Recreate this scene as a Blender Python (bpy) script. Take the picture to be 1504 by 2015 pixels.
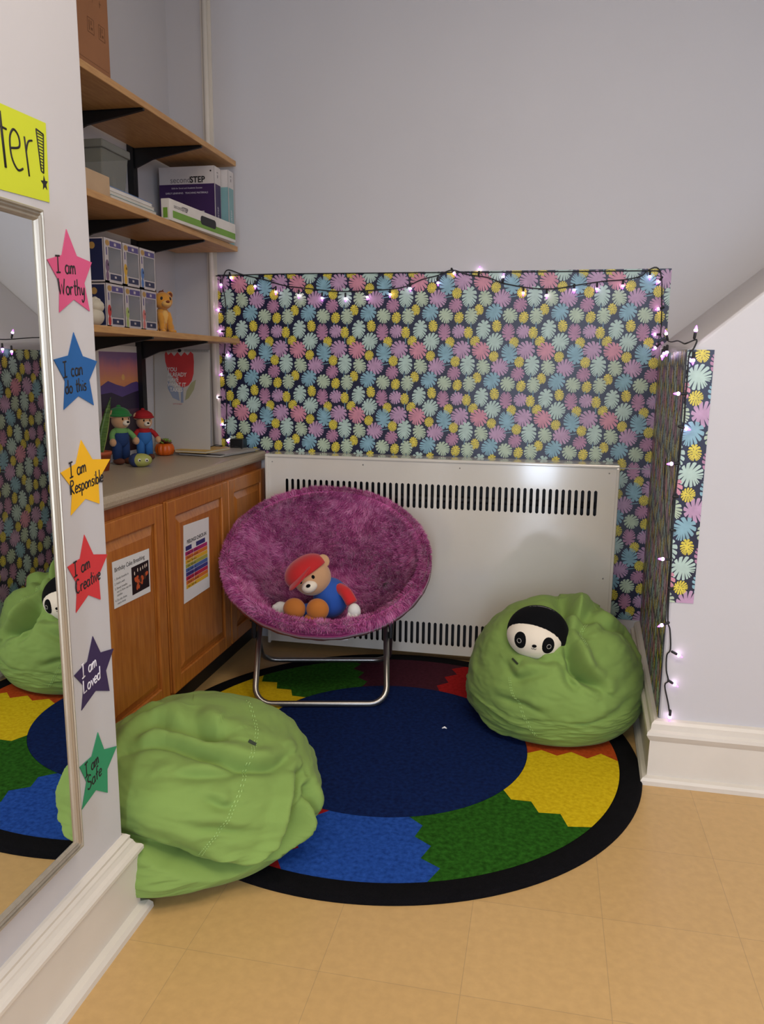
import bpy, math, random
import numpy as np
from mathutils import Vector, Matrix, noise
PI=math.pi
random.seed(7); RNG=np.random.default_rng(7)
for o in list(bpy.data.objects): bpy.data.objects.remove(o)
SC=bpy.context.scene; COL=SC.collection

# ------------------------------------------------------------------ camera
def make_camera():
    rx,ry,rz=-.1815,-.0103,.2024
    cx,sx,cy,sy,cz,sz=math.cos(rx),math.sin(rx),math.cos(ry),math.sin(ry),math.cos(rz),math.sin(rz)
    Rz=Matrix(((cz,sz,0),(-sz,cz,0),(0,0,1)))
    Rx=Matrix(((1,0,0),(0,cx,sx),(0,-sx,cx)))
    Ry=Matrix(((cy,0,-sy),(0,1,0),(sy,0,cy)))
    M=Ry@Rx@Rz                      # rows: right, forward, up
    r,f,u=M[0],M[1],M[2]
    W=Matrix(((r.x,u.x,-f.x,1.677),(r.y,u.y,-f.y,-3.449),(r.z,u.z,-f.z,1.2797),(0,0,0,1)))
    cd=bpy.data.cameras.new('camera'); co=bpy.data.objects.new('camera',cd); COL.objects.link(co)
    co.matrix_world=W; cd.sensor_fit='HORIZONTAL'; cd.sensor_width=36; cd.lens=36*1556.4/1504
    cd.clip_start=.02; SC.camera=co
make_camera()
SC.view_settings.view_transform='Standard'; SC.view_settings.look='None'
SC.view_settings.gamma=1; SC.view_settings.use_curve_mapping=False
SC.view_settings.exposure=-0.17

# ------------------------------------------------------------------ light
w=bpy.data.worlds.new('world'); SC.world=w; w.use_nodes=True
w.node_tree.nodes['Background'].inputs[0].default_value=(.80,.87,1,1)
w.node_tree.nodes['Background'].inputs[1].default_value=.7
def area(name,loc,target,sx,sy,power,col):
    l=bpy.data.lights.new(name,'AREA'); l.shape='RECTANGLE'; l.size=sx; l.size_y=sy; l.energy=power; l.color=col
    o=bpy.data.objects.new(name,l); COL.objects.link(o); o.location=loc
    o.rotation_euler=(Vector(target)-Vector(loc)).to_track_quat('-Z','Z').to_euler()
    return o
area('window_daylight',(4.66,-3.3,1.75),(0,-3.3,1.45),2.6,1.7,15,(.93,.95,1.0))
area('rear_window_daylight',(3.25,-5.28,1.75),(2.2,0,1.1),1.8,1.5,60,(.64,.76,1.0))
area('sidelight_daylight',(1.64,-5.28,1.06),(1.64,0,1.0),.33,2.0,44,(.70,.82,1.0))
area('unseen_lamp_light',(2.5,-3.0,3.13),(2.5,-3.0,0),1.2,.6,40,(1.0,.86,.70))  # unseen lamp giving warm light from above
area('unseen_lamp_light',(1.15,-2.5,3.13),(1.15,-2.5,0),1.2,.6,24,(1.0,.86,.70))  # added lamp, placed to brighten the alcove top and sloped cap

# ------------------------------------------------------------------ helpers
def lin(c):
    if isinstance(c,str): c=tuple(int(c[i:i+2],16)/255 for i in (0,2,4))
    return tuple((x/12.92 if x<=.04045 else ((x+.055)/1.055)**2.4) for x in c)
def mat(name,color,rough=.6,metal=0.,var=.06,vscale=8.,bump=0.,bscale=200.,sheen=0.,spec=.5,emit=None,estr=0.,coat=0.,stretch=None,dark=None,trans=0.,alpha=1.,bdist=.002):
    """principled surface; its colour and relief come from noise in object space"""
    m=bpy.data.materials.new(name); m.use_nodes=True; nt=m.node_tree; b=nt.nodes['Principled BSDF']
    c=lin(color); L=nt.links.new
    tc=nt.nodes.new('ShaderNodeTexCoord'); mp=nt.nodes.new('ShaderNodeMapping'); L(tc.outputs['Object'],mp.inputs[0])
    if stretch: mp.inputs['Scale'].default_value=stretch
    n=nt.nodes.new('ShaderNodeTexNoise'); n.inputs['Scale'].default_value=vscale; n.inputs['Detail'].default_value=5; L(mp.outputs[0],n.inputs[0])
    r=nt.nodes.new('ShaderNodeValToRGB'); d=lin(dark) if dark else tuple(x*(1-var*2) for x in c)
    r.color_ramp.elements[0].position=.3; r.color_ramp.elements[1].position=.7
    r.color_ramp.elements[0].color=(*d,1); r.color_ramp.elements[1].color=(*(c if dark else tuple(min(1,x*(1+var)) for x in c)),1)
    L(n.outputs[0],r.inputs[0]); L(r.outputs[0],b.inputs['Base Color'])
    b.inputs['Roughness'].default_value=rough; b.inputs['Metallic'].default_value=metal
    b.inputs['Specular IOR Level'].default_value=spec; b.inputs['Sheen Weight'].default_value=sheen
    b.inputs['Coat Weight'].default_value=coat; b.inputs['Coat Roughness'].default_value=.09; b.inputs['Transmission Weight'].default_value=trans; b.inputs['Alpha'].default_value=alpha
    if emit: b.inputs['Emission Color'].default_value=(*lin(emit),1); b.inputs['Emission Strength'].default_value=estr
    if bump:
        n2=nt.nodes.new('ShaderNodeTexNoise'); n2.inputs['Scale'].default_value=bscale; n2.inputs['Detail'].default_value=4; L(mp.outputs[0],n2.inputs[0])
        bp=nt.nodes.new('ShaderNodeBump'); bp.inputs['Strength'].default_value=bump; bp.inputs['Distance'].default_value=bdist
        L(n2.outputs[0],bp.inputs['Height']); L(bp.outputs[0],b.inputs['Normal'])
    return m
M={}
def mt(n,*a,**k):
    M[n]=mat(n,*a,**k); return M[n]

class MB:
    def __init__(s): s.v=[];s.f=[];s.m=[];s.s=[]
    def add(s,vs,fs,m=0,smooth=False):
        k=len(s.v); s.v+= [tuple(p) for p in vs]
        for f in fs: s.f.append(tuple(i+k for i in f)); s.m.append(m); s.s.append(smooth)
        return s
    def box(s,x0,x1,y0,y1,z0,z1,m=0):
        vs=[(x,y,z) for x in (x0,x1) for y in (y0,y1) for z in (z0,z1)]
        return s.add(vs,[(0,1,3,2),(4,6,7,5),(0,4,5,1),(2,3,7,6),(0,2,6,4),(1,5,7,3)],m)
    def obox(s,c,ax,hs,m=0):
        """oriented box: centre, three unit axes, half sizes"""
        c=Vector(c); a=[Vector(q)*h for q,h in zip(ax,hs)]
        vs=[c+i*a[0]+j*a[1]+k*a[2] for i in(-1,1) for j in(-1,1) for k in(-1,1)]
        return s.add(vs,[(0,1,3,2),(4,6,7,5),(0,4,5,1),(2,3,7,6),(0,2,6,4),(1,5,7,3)],m)
    def tube(s,pts,r,n=8,m=0,closed=False,smooth=True,flat=1.0,up=None):
        pts=[Vector(p) for p in pts]; N=len(pts)
        rs=r if isinstance(r,(list,tuple)) else [r]*N
        vs=[];ref=None
        for i,p in enumerate(pts):
            a=pts[(i-1)%N] if (closed or i>0) else p; b=pts[(i+1)%N] if (closed or i<N-1) else p
            t=(b-a)
            if t.length<1e-9: t=Vector((0,0,1))
            t.normalize()
            if up is not None: ref=Vector(up)
            if ref is None: ref=Vector((0,0,1)) if abs(t.z)<.9 else Vector((1,0,0))
            x=ref-t*ref.dot(t)
            if x.length<1e-6: x=t.orthogonal()
            x.normalize(); y=t.cross(x)
            if up is None: ref=x
            for k in range(n):
                an=2*PI*k/n; vs.append(p+rs[i]*(x*math.cos(an)*flat+y*math.sin(an)))
        fs=[]
        for i in range(N if closed else N-1):
            j=(i+1)%N
            for k in range(n): fs.append((i*n+k,i*n+(k+1)%n,j*n+(k+1)%n,j*n+k))
        if not closed: fs+= [tuple(range(n-1,-1,-1)),tuple((N-1)*n+k for k in range(n))]
        return s.add(vs,fs,m,smooth)
    def ell(s,c,r,rot=None,m=0,nu=20,nv=12,fn=None,vmin=0,vmax=1):
        c=Vector(c); vs=[];fs=[]
        if not isinstance(r,(tuple,list)): r=(r,r,r)
        for j in range(nv+1):
            ph=PI*(vmin+(vmax-vmin)*j/nv)
            for i in range(nu):
                th=2*PI*i/nu; d=Vector((math.sin(ph)*math.cos(th),math.sin(ph)*math.sin(th),math.cos(ph)))
                k=fn(d) if fn else 1
                p=Vector((d.x*r[0],d.y*r[1],d.z*r[2]))*k
                if rot is not None: p=rot@p
                vs.append(c+p)
        for j in range(nv):
            for i in range(nu): fs.append((j*nu+i,(j+1)*nu+i,(j+1)*nu+(i+1)%nu,j*nu+(i+1)%nu))
        if vmax<1: fs.append(tuple(nv*nu+i for i in range(nu-1,-1,-1)))
        return s.add(vs,fs,m,True)
    def lathe(s,prof,c,m=0,n=24,rot=None,smooth=True):
        c=Vector(c);vs=[];fs=[]
        for r,z in prof:
            for i in range(n):
                p=Vector((r*math.cos(2*PI*i/n),r*math.sin(2*PI*i/n),z)); 
                if rot is not None: p=rot@p
                vs.append(c+p)
        for j in range(len(prof)-1):
            for i in range(n): fs.append((j*n+i,j*n+(i+1)%n,(j+1)*n+(i+1)%n,(j+1)*n+i))
        fs.append(tuple(range(n-1,-1,-1))); fs.append(tuple((len(prof)-1)*n+i for i in range(n)))
        return s.add(vs,fs,m,smooth)
    def slab(s,poly,o,u,v,off,th,m=0,m_side=None):
        """flat polygon in plane (o,u,v), front face at off+th along u x v, thickness th"""
        o,u,v=Vector(o),Vector(u),Vector(v); n=u.cross(v).normalized(); N=len(poly)
        a=[o+u*x+v*y+n*(off+th) for x,y in poly]; b=[o+u*x+v*y+n*off for x,y in poly]
        s.add(a+b,[tuple(range(N))],m); k=len(s.v)-2*N
        s.f.append(tuple(k+N+i for i in range(N-1,-1,-1))); s.m.append(m if m_side is None else m_side); s.s.append(False)
        for i in range(N):
            j=(i+1)%N; s.f.append((k+i,k+N+i,k+N+j,k+j)); s.m.append(m if m_side is None else m_side); s.s.append(False)
        return s
    def flat(s,poly,o,u,v,off,m=0):
        o,u,v=Vector(o),Vector(u),Vector(v); n=u.cross(v).normalized()
        return s.add([o+u*x+v*y+n*off for x,y in poly],[tuple(range(len(poly)))],m)
    def build(s,name,mats,parent=None,bevel=0,bseg=2,subsurf=0):
        me=bpy.data.meshes.new(name); vs=s.v
        if parent is not None:
            inv=parent.matrix_basis.inverted()
            if parent.parent is not None: inv=inv@parent.parent.matrix_basis.inverted()
            vs=[inv@Vector(p) for p in vs]
        me.from_pydata([tuple(p) for p in vs],[],s.f); 
        if not isinstance(mats,(list,tuple)): mats=[mats]
        for q in mats: me.materials.append(M[q] if isinstance(q,str) else q)
        me.polygons.foreach_set('material_index',s.m); me.polygons.foreach_set('use_smooth',s.s); me.update()
        o=bpy.data.objects.new(name,me); COL.objects.link(o); o.parent=parent
        if bevel:
            b=o.modifiers.new('bevel','BEVEL'); b.width=bevel; b.segments=bseg; b.limit_method='ANGLE'; b.angle_limit=.6
        if subsurf:
            q=o.modifiers.new('sub','SUBSURF'); q.levels=q.render_levels=subsurf
        return o
def thing(name,label,cat,loc=(0,0,0),rotz=0,group=None):
    o=bpy.data.objects.new(name,None); COL.objects.link(o); o.location=loc; o.rotation_euler=(0,0,rotz); o.empty_display_size=.05
    o.matrix_basis=Matrix.Translation(Vector(loc))@Matrix.Rotation(rotz,4,'Z')
    o['label']=label; o['category']=cat
    if group: o['group']=group
    return o
def tag(o,label,cat,group=None):
    o['label']=label; o['category']=cat
    if group: o['group']=group
    return o
def struct(o): o['kind']='structure'; return o
def copy_tree(o,parent=None):
    c=o.copy(); COL.objects.link(c)
    if parent is not None: c.parent=parent
    for ch in list(o.children): copy_tree(ch,c)
    return c
def rect(x0,x1,y0,y1): return [(x0,y0),(x1,y0),(x1,y1),(x0,y1)]
def rrect(x0,x1,y0,y1,r,n=5):
    out=[]
    for cx,cy,a in ((x1-r,y0+r,-PI/2),(x1-r,y1-r,0),(x0+r,y1-r,PI/2),(x0+r,y0+r,PI)):
        for i in range(n+1): t=a+PI/2*i/n; out.append((cx+r*math.cos(t),cy+r*math.sin(t)))
    return out
def disc(cx,cy,rx,ry=None,n=20,rot=0):
    ry=ry or rx; return [(cx+rx*math.cos(t)*math.cos(rot)-ry*math.sin(t)*math.sin(rot),cy+rx*math.cos(t)*math.sin(rot)+ry*math.sin(t)*math.cos(rot)) for t in [2*PI*i/n for i in range(n)]]
def catmull(pts,k=6,closed=False):
    P=[Vector(p) for p in pts]; N=len(P); out=[]
    for i in range(N if closed else N-1):
        if closed: a,b,c,d=P[(i-1)%N],P[i],P[(i+1)%N],P[(i+2)%N]
        else: a,b,c,d=P[max(i-1,0)],P[i],P[i+1],P[min(i+2,N-1)]
        for j in range(k):
            t=j/k; out.append(.5*((2*b)+(c-a)*t+(2*a-5*b+4*c-d)*t*t+(3*b-a-3*c+d)*t**3))
    if not closed: out.append(P[-1])
    return out

# printed lettering (the built-in font turned into mesh faces)
def print_text(mb,txt,o,u,v,size,off,m=0,align='LEFT',xs=1.0,bold=0.0):
    cu=bpy.data.curves.new('t','FONT'); cu.body=txt; cu.size=size; cu.align_x=align; cu.offset=bold; cu.resolution_u=3
    ob=bpy.data.objects.new('t',cu); COL.objects.link(ob); bpy.context.view_layer.update()
    ev=ob.evaluated_get(bpy.context.evaluated_depsgraph_get()); me=ev.to_mesh()
    o,u,v=Vector(o),Vector(u),Vector(v); n=u.cross(v).normalized()
    mb.add([o+u*p.co.x*xs+v*p.co.y+n*off for p in me.vertices],[tuple(q.vertices) for q in me.polygons],m)
    ev.to_mesh_clear(); bpy.data.objects.remove(ob); bpy.data.curves.remove(cu)
# pen lettering: every glyph is a few strokes, x advance first
def arc(cx,cy,rx,ry,a0,a1,n=9): return [(cx+rx*math.cos(math.radians(a0+(a1-a0)*i/n)),cy+ry*math.sin(math.radians(a0+(a1-a0)*i/n))) for i in range(n+1)]
G={' ':(.4,[]),
'I':(.55,[[(0,1),(.42,1.02)],[(.21,1),(.2,0)],[(0,0),(.42,.03)]]),
'a':(.55,[arc(.2,.25,.19,.25,60,360),[(.4,.5),(.39,.2),(.46,.0)]]),
'm':(.72,[[(0,.5),(.03,0)],[(.03,.3),(.14,.5),(.26,.4),(.27,0)],[(.27,.3),(.38,.5),(.5,.4),(.54,0)]]),
'W':(.85,[[(0,.95),(.15,0),(.35,.6),(.5,0),(.7,.95)]]),
'o':(.5,[arc(.2,.25,.19,.25,90,450)]),
'r':(.42,[[(0,.5),(.03,0)],[(.02,.3),(.14,.48),(.3,.46)]]),
't':(.42,[[(.17,.9),(.15,.1),(.28,0)],[(0,.55),(.33,.57)]]),
'h':(.52,[[(.03,1),(.02,0)],[(.02,.3),(.16,.5),(.32,.4),(.35,0)]]),
'y':(.5,[[(0,.5),(.08,.12),(.22,.1),(.36,.5)],[(.36,.5),(.32,-.2),(.12,-.42),(.02,-.25)]]),
'c':(.45,[arc(.2,.25,.19,.25,50,310)]),
'C':(.65,[arc(.28,.5,.27,.5,50,310)]),
'n':(.52,[[(0,.5),(.03,0)],[(.03,.3),(.18,.5),(.33,.4),(.35,0)]]),
'd':(.52,[arc(.18,.25,.18,.25,40,340),[(.37,1),(.36,0)]]),
'i':(.22,[[(.05,.5),(.06,0)],[(.05,.72),(.07,.76)]]),
's':(.42,[[(.3,.48),(.1,.5),(.04,.36),(.26,.2),(.24,.03),(0,.02)]]),
'S':(.62,[[(.48,.88),(.3,1.02),(.06,.85),(.12,.6),(.42,.42),(.46,.15),(.2,-.02),(0,.14)]]),
'R':(.65,[[(.05,1),(.04,0)],[(.05,1),(.36,.98),(.42,.7),(.06,.5),(.48,0)]]),
'e':(.46,[[(.04,.26),(.36,.3),(.3,.48),(.12,.5),(.0,.25),(.12,0),(.36,.06)]]),
'p':(.5,[[(.03,.5),(.02,-.4)],arc(.2,.25,.18,.25,150,-170)]),
'b':(.5,[[(.03,1),(.03,0)],arc(.2,.24,.18,.24,150,-170)]),
'l':(.22,[[(.05,1),(.06,0)]]),
'v':(.45,[[(0,.5),(.16,0),(.34,.5)]]),
'L':(.6,[[(.04,1),(.03,.02),(.45,.04)]]),
'f':(.42,[[(.36,.92),(.2,1),(.14,.8),(.13,0)],[(0,.5),(.3,.53)]])}
def pen_text(mb,txt,o,u,v,size,r,off,slope=0.0,m=0,xs=1.0):
    o,u,v=Vector(o),Vector(u),Vector(v); n=u.cross(v).normalized(); x=0
    for ch in txt:
        w_,st=G[ch]
        for q in st:
            pts=catmull([(a,b,0) for a,b in q],3) if len(q)>2 and ch not in 'WvL' else [Vector((a,b,0)) for a,b in q]
            mb.tube([o+u*((x+p.x)*size*xs)+v*(p.y*size+slope*(x+p.x)*size*xs)+n*off for p in pts],r,6,m,flat=.35,up=n)
        x+=w_
    return x*size*xs

# ------------------------------------------------------------------ materials
mt('wall_paint','C6C3C4',.55,var=.015,vscale=1.5,bump=.12,bscale=60)
mt('trim_paint','D9D1C4',.35,var=.02,bump=.05,bscale=40)
mt('ceiling_paint','D8D4CC',.9)
mt('radiator_enamel','D9D3C6',.15,var=.01,bump=.02,bscale=3,coat=.6)
mt('dark_cavity','16171C',.6)
mt('navy','181B38',.35,var=.1)
mt('leaf_sage','B4CBC0',.38,var=.06,vscale=40); mt('leaf_green','B5C5AA',.38,var=.06,vscale=40); mt('leaf_teal','86AEBB',.38,var=.1,vscale=40)
mt('leaf_mauve','BC96B4',.38,var=.08,vscale=40); mt('leaf_rose','B3809C',.38,var=.08,vscale=40); mt('leaf_coral','D08C9C',.38,var=.08,vscale=40); mt('leaf_yellow','DDCB48',.38,var=.1,vscale=60)
mt('oak_shelf','C79A62',.45,var=.05,stretch=(8,1,8),vscale=14,dark='B2824E')
mt('oak_under','8C6440',.5,var=.05,stretch=(8,1,8),vscale=14)
mt('black_metal','0B0B0C',.45)
mt('cabinet_wood','BE7834',.32,stretch=(9,9,1.0),vscale=9,dark='A45F24',bump=.1,bscale=40,coat=.15)
mt('cabinet_frame','A05926',.38,stretch=(9,9,1.0),vscale=9,dark='7E3D16')
mt('laminate','B5A690',.35,var=.04,vscale=260,dark='A09078')
mt('black_vinyl','0C0C0E',.5)
mt('silver_frame','ADA392',.3,metal=.55,var=.05,stretch=(10,10,1))
mt('bag_green','7F9A4E',.85,var=.05,vscale=5,bump=.25,bscale=700,sheen=.06,spec=.2,bdist=.0008)
mt('bag_thread','A9C978',.8); mt('bag_tag','2B3320',.7)
mt('fur_light','D886B4',.8,var=.1,vscale=20,sheen=.3); mt('fur_dark','9C3874',.85,var=.1,vscale=20); mt('fur','D068A2',.8,vscale=11,dark='A63C7A',sheen=.2); mt('satin_pink','C23A82',.45,var=.05,sheen=.3)
mt('chair_metal','9A9894',.3,metal=.9,var=.03); mt('black_plastic','131315',.4)
mt('white_paper','E6E4E2',.6,var=.01); mt('ink','1A1618',.7); mt('white_ink','E8E4EC',.6)
mt('rug_navy','12295C',.95,dark='081640',vscale=75,bump=.9,bscale=420,bdist=.004,spec=.1); mt('rug_blue','2A57B0',.95,dark='183C86',vscale=75,bump=.9,bscale=420,bdist=.004,spec=.1)
mt('rug_green','2F6A1C',.95,dark='1B430A',vscale=75,bump=.9,bscale=420,bdist=.004,spec=.1); mt('rug_yellow','DFC31D',.95,dark='C7A60C',vscale=75,bump=.8,bscale=420,bdist=.004,spec=.1)
mt('rug_red','A81E1E',.95,dark='8F1414',vscale=75,bump=.9,bscale=420,bdist=.004,spec=.1); mt('rug_orange','BE4E1E',.95,dark='A33E14',vscale=75,bump=.9,bscale=420,bdist=.004,spec=.1)
mt('rug_shaded_plum','4A1F2C',.95,dark='3C1722',vscale=75,bump=.9,bscale=420,bdist=.004,spec=.1); mt('rug_black','0E0D10',.95,var=.1,vscale=40,bump=.9,bscale=420,bdist=.004,spec=.1)  # plum segment's dark tone has its shadow put into the colour
mt('cord','17181A',.6); mt('bulb','E0B0F0',.2,emit='C65CF5',estr=3.5)
mt('bulb_core','FFFFFF',.2,emit='FFE4FF',estr=14.0)

# floor: vinyl tiles with thin joints, built as a node material
def floor_mat():
    m=bpy.data.materials.new('floor_tiles'); m.use_nodes=True; nt=m.node_tree; L=nt.links.new; b=nt.nodes['Principled BSDF']
    tc=nt.nodes.new('ShaderNodeTexCoord'); mp=nt.nodes.new('ShaderNodeMapping'); L(tc.outputs['Object'],mp.inputs[0])
    mp.inputs['Location'].default_value=(-.948+.3048*20,2.0105+.3048*20,0)
    br=nt.nodes.new('ShaderNodeTexBrick'); L(mp.outputs[0],br.inputs[0]); br.offset=0; br.squash=1
    br.inputs['Scale'].default_value=1; br.inputs['Brick Width'].default_value=.3048; br.inputs['Row Height'].default_value=.3048
    br.inputs['Mortar Size'].default_value=.0009; br.inputs['Mortar Smooth'].default_value=.4
    br.inputs['Color1'].default_value=(*lin('C5A068'),1); br.inputs['Color2'].default_value=(*lin('C19C64'),1); br.inputs['Mortar'].default_value=(*lin('A98C5E'),1)
    n=nt.nodes.new('ShaderNodeTexNoise'); n.inputs['Scale'].default_value=45; n.inputs['Detail'].default_value=6; L(tc.outputs['Object'],n.inputs[0])
    cr=nt.nodes.new('ShaderNodeValToRGB'); cr.color_ramp.elements[0].position=.35; cr.color_ramp.elements[1].position=.72
    cr.color_ramp.elements[0].color=(.95,.95,.95,1); cr.color_ramp.elements[1].color=(1.05,1.05,1.06,1); L(n.outputs[0],cr.inputs[0])
    mx=nt.nodes.new('ShaderNodeMix'); mx.data_type='RGBA'; mx.blend_type='MULTIPLY'; mx.inputs[0].default_value=1
    L(br.outputs[0],mx.inputs[6]); L(cr.outputs[0],mx.inputs[7]); L(mx.outputs[2],b.inputs['Base Color'])
    b.inputs['Roughness'].default_value=.33; M['floor']=m
floor_mat()
gm=bpy.data.materials.new('mirror_glass'); gm.use_nodes=True; b=gm.node_tree.nodes['Principled BSDF']
b.inputs['Base Color'].default_value=(.82,.85,.86,1); b.inputs['Metallic'].default_value=1; b.inputs['Roughness'].default_value=.0; M['mirror']=gm

# ------------------------------------------------------------------ the room shell
XP,YP=.762,-1.94      # face and end of the wall that carries the mirror
struct(MB().box(-.3,4.9,-5.5,.3,-.1,0).build('floor','floor'))
struct(MB().box(-.3,4.9,-5.5,.3,3.2,3.3).build('ceiling','ceiling_paint'))
struct(MB().box(-.3,4.9,0,.2,0,3.2).build('wall_back','wall_paint'))
struct(MB().box(-.2,0,-1.96,0,0,3.2).build('wall_alcove','wall_paint'))
struct(MB().box(-.2,XP,-5.4,YP,0,3.2).build('wall_left','wall_paint',bevel=.004))
# half-height mass under the stair on the right, its top climbing to the right
def stair_mass():
    b=MB(); x0b,x0f=2.117,2.065; xe=4.7
    zb0,zf0=1.373,1.334
    zb1=zb0+.83*(xe-x0b); zf1=zf0+.86*(xe-x0f)
    F=[(x0f,-1,0),(xe,-1,0),(xe,-1,zf1),(x0f,-1,zf0)]; B=[(x0b,0,0),(xe,0,0),(xe,0,zb1),(x0b,0,zb0)]
    b.add(F+B,[(0,1,2,3),(7,6,5,4),(0,3,7,4),(3,2,6,7),(1,5,6,2),(0,4,5,1)])
    return b.build('wall_stair','wall_paint',bevel=.012,bseg=3)
struct(stair_mass())
# right wall with a window, rear wall with a glazed double door
wy0,wy1,wz0,wz1=-4.6,-2.0,.9,2.6
b=MB(); X0,X1=4.6,4.8
b.box(X0,X1,-5.4,wy0,0,3.2).box(X0,X1,wy1,-1.0,0,3.2).box(X0,X1,wy0,wy1,0,wz0).box(X0,X1,wy0,wy1,wz1,3.2)
struct(b.build('wall_right','wall_paint'))
b=MB(); Y0,Y1=-5.4,-5.2
b.box(.76,1.46,Y0,Y1,0,3.2).box(1.82,2.35,Y0,Y1,0,3.2).box(4.15,4.8,Y0,Y1,0,3.2).box(1.46,1.82,Y0,Y1,2.1,3.2).box(2.35,4.15,Y0,Y1,0,1.0).box(2.35,4.15,Y0,Y1,2.5,3.2)
struct(b.build('wall_front','wall_paint'))
b=MB()
for x in (2.35,3.22,4.09): b.box(x,x+.06,-5.27,-5.22,1.0,2.5)
for z in (1.0,1.72,2.44): b.box(2.35,4.15,-5.27,-5.22,z,z+.06)
struct(b.build('window_2','trim_paint'))
struct(MB().box(1.46,1.475,-5.27,-5.22,0,2.1).box(1.805,1.82,-5.27,-5.22,0,2.1).box(1.46,1.82,-5.27,-5.22,0,.02).box(1.46,1.82,-5.27,-5.22,2.08,2.1).build('window_3','trim_paint'))
for x,y in ((2.5,-3.0),(1.15,-2.5)):  # housings for the unseen lamps added overhead
    t=thing('unseen_ceiling_lamp','unseen flat rectangular ceiling lamp added for light from above','ceiling light',(x,y,3.2),0,'unseen ceiling lamps')
    MB().box(x-.65,x+.65,y-.35,y+.35,3.15,3.2).build('housing','trim_paint',t)

# baseboards: one moulded profile swept along the foot of the wall
def sweep(name,path,normals,prof,mats='trim_paint'):
    """path points with outward mitre vectors; prof = (outward distance, height) pairs"""
    b=MB(); N=len(prof); vs=[]
    for (x,y),(nx,ny) in zip(path,normals):
        for d,z in prof: vs.append((x+nx*d,y+ny*d,z))
    fs=[]
    for i in range(len(path)-1):
        for k in range(N-1): fs.append((i*N+k,(i+1)*N+k,(i+1)*N+k+1,i*N+k+1))
    fs+= [tuple(range(N)),tuple((len(path)-1)*N+k for k in range(N-1,-1,-1))]
    b.add(vs,fs); return b.build(name,mats)
prof_l=[(0,0),(.046,0),(.045,.012),(.038,.022),(.024,.026),(.024,.150),(.030,.154),(.034,.160),(.034,.168),(.030,.174),(.022,.178),(.018,.186),(.017,.190),(.012,.196),(.013,.203),(.006,.210),(0,.211)]
struct(sweep('baseboard_left',[(XP,-5.2),(XP,YP),(.47,YP)],[(1,0),(1,1),(0,1)],prof_l))
prof_r=[(0,0),(.046,0),(.046,.014),(.040,.022),(.026,.026),(.024,.14),(.030,.150),(.036,.162),(.034,.172),(.024,.178),(.022,.196),(.014,.204),(0,.207)]
struct(sweep('baseboard_right',[(2.115,-.001),(2.065,-1.0),(4.6,-1.0)],[(-1,0),(-1,-1),(0,-1)],prof_r))

# thin painted pipe running up the back wall beside the alcove
struct(MB().tube([(.183,-.013,.9),(.183,-.013,3.2)],.0115,12).box(.160,.206,-.006,-.0005,.9,3.2).build('trim_1','trim_paint'))

# ------------------------------------------------------------------ leaf-print paper
def leaf_polys(cx,cy,w,h,rot,kind):
    """polygons (list of (material, points, layer)) of one split leaf; rot turns the tip from straight up"""
    out=[]; hub=(0,-.30*h)
    def T(x,y): return (cx+x*math.cos(rot)-y*math.sin(rot),cy+x*math.sin(rot)+y*math.cos(rot))
    def edge(th):                                   # ray from the hub to the leaf outline
        dx,dy=math.sin(th),math.cos(th); a,bb=w/2,h/2
        A=(dx/a)**2+(dy/bb)**2; B=2*hub[1]*dy/bb**2; Cc=(hub[1]/bb)**2-1
        t=(-B+math.sqrt(max(B*B-4*A*Cc,0)))/(2*A)
        return t*(1-.10*math.exp(-((abs(th)-PI)/.5)**2))
    n=8 if kind!='leaf_yellow' else 9
    lim=2.85
    for sd_ in (-1,1):
        for k in range(n):
            t0=lim*k/n; t1=lim*(k+1)/n; g=(t1-t0)*.18
            m0=(.30-.56*k/n)*h; m1=(.30-.56*(k+1)/n)*h
            e=lambda th:(hub[0]+math.sin(sd_*th)*edge(sd_*th),hub[1]+math.cos(th)*edge(sd_*th))
            mixp=lambda a_,b_,f:(a_[0]+(b_[0]-a_[0])*f,a_[1]+(b_[1]-a_[1])*f)
            A,B=(0,m0),(0,m1); E0,E1=e(t0+g),e(t1-g); F0,F1=e(t0),e(t1)
            q=[A,mixp(A,F0,.34),mixp(A,E0,.93),mixp(mixp(A,B,.3),e((t0*2+t1)/3),1.0),mixp(mixp(A,B,.7),e((t0+2*t1)/3),1.0),mixp(B,E1,.93),mixp(B,F1,.34),B]
            q=[T(*p_) for p_ in q]
            if sd_>0: q=q[::-1]
            out.append((kind,q[::-1],1))
    core=[T(x_,y_) for x_,y_ in ((-.006*w/.07,-.30*h),(.006*w/.07,-.30*h),(0,.34*h))]
    out.append((kind,core,2))
    return out
TILE=[(675,495,118,168,-5,'leaf_sage',1),(810,510,108,128,20,'leaf_green',0),(950,510,140,140,100,'leaf_mauve',1),(760,600,70,88,10,'leaf_yellow',0),(885,625,125,145,-40,'leaf_teal',0),
(1100,565,105,112,-40,'leaf_rose',0),(1020,650,115,120,40,'leaf_green',0),(1132,665,75,92,-15,'leaf_yellow',1),(695,655,105,128,0,'leaf_green',1),(800,765,112,155,-10,'leaf_sage',0),
(912,735,74,95,5,'leaf_yellow',0),(1010,785,100,138,180,'leaf_rose',0),(1133,780,106,112,-60,'leaf_mauve',0),(675,790,72,95,0,'leaf_yellow',1),(732,860,74,86,-30,'leaf_yellow',0),
(900,865,145,128,60,'leaf_sage',0),(1060,870,86,76,80,'leaf_yellow',0),(785,940,146,140,-45,'leaf_coral',0),(1025,960,126,160,190,'leaf_teal',0),(620,932,140,146,-50,'leaf_mauve',0),
(895,985,84,76,70,'leaf_yellow',0),(570,1030,86,78,85,'leaf_yellow',0)]
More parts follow.
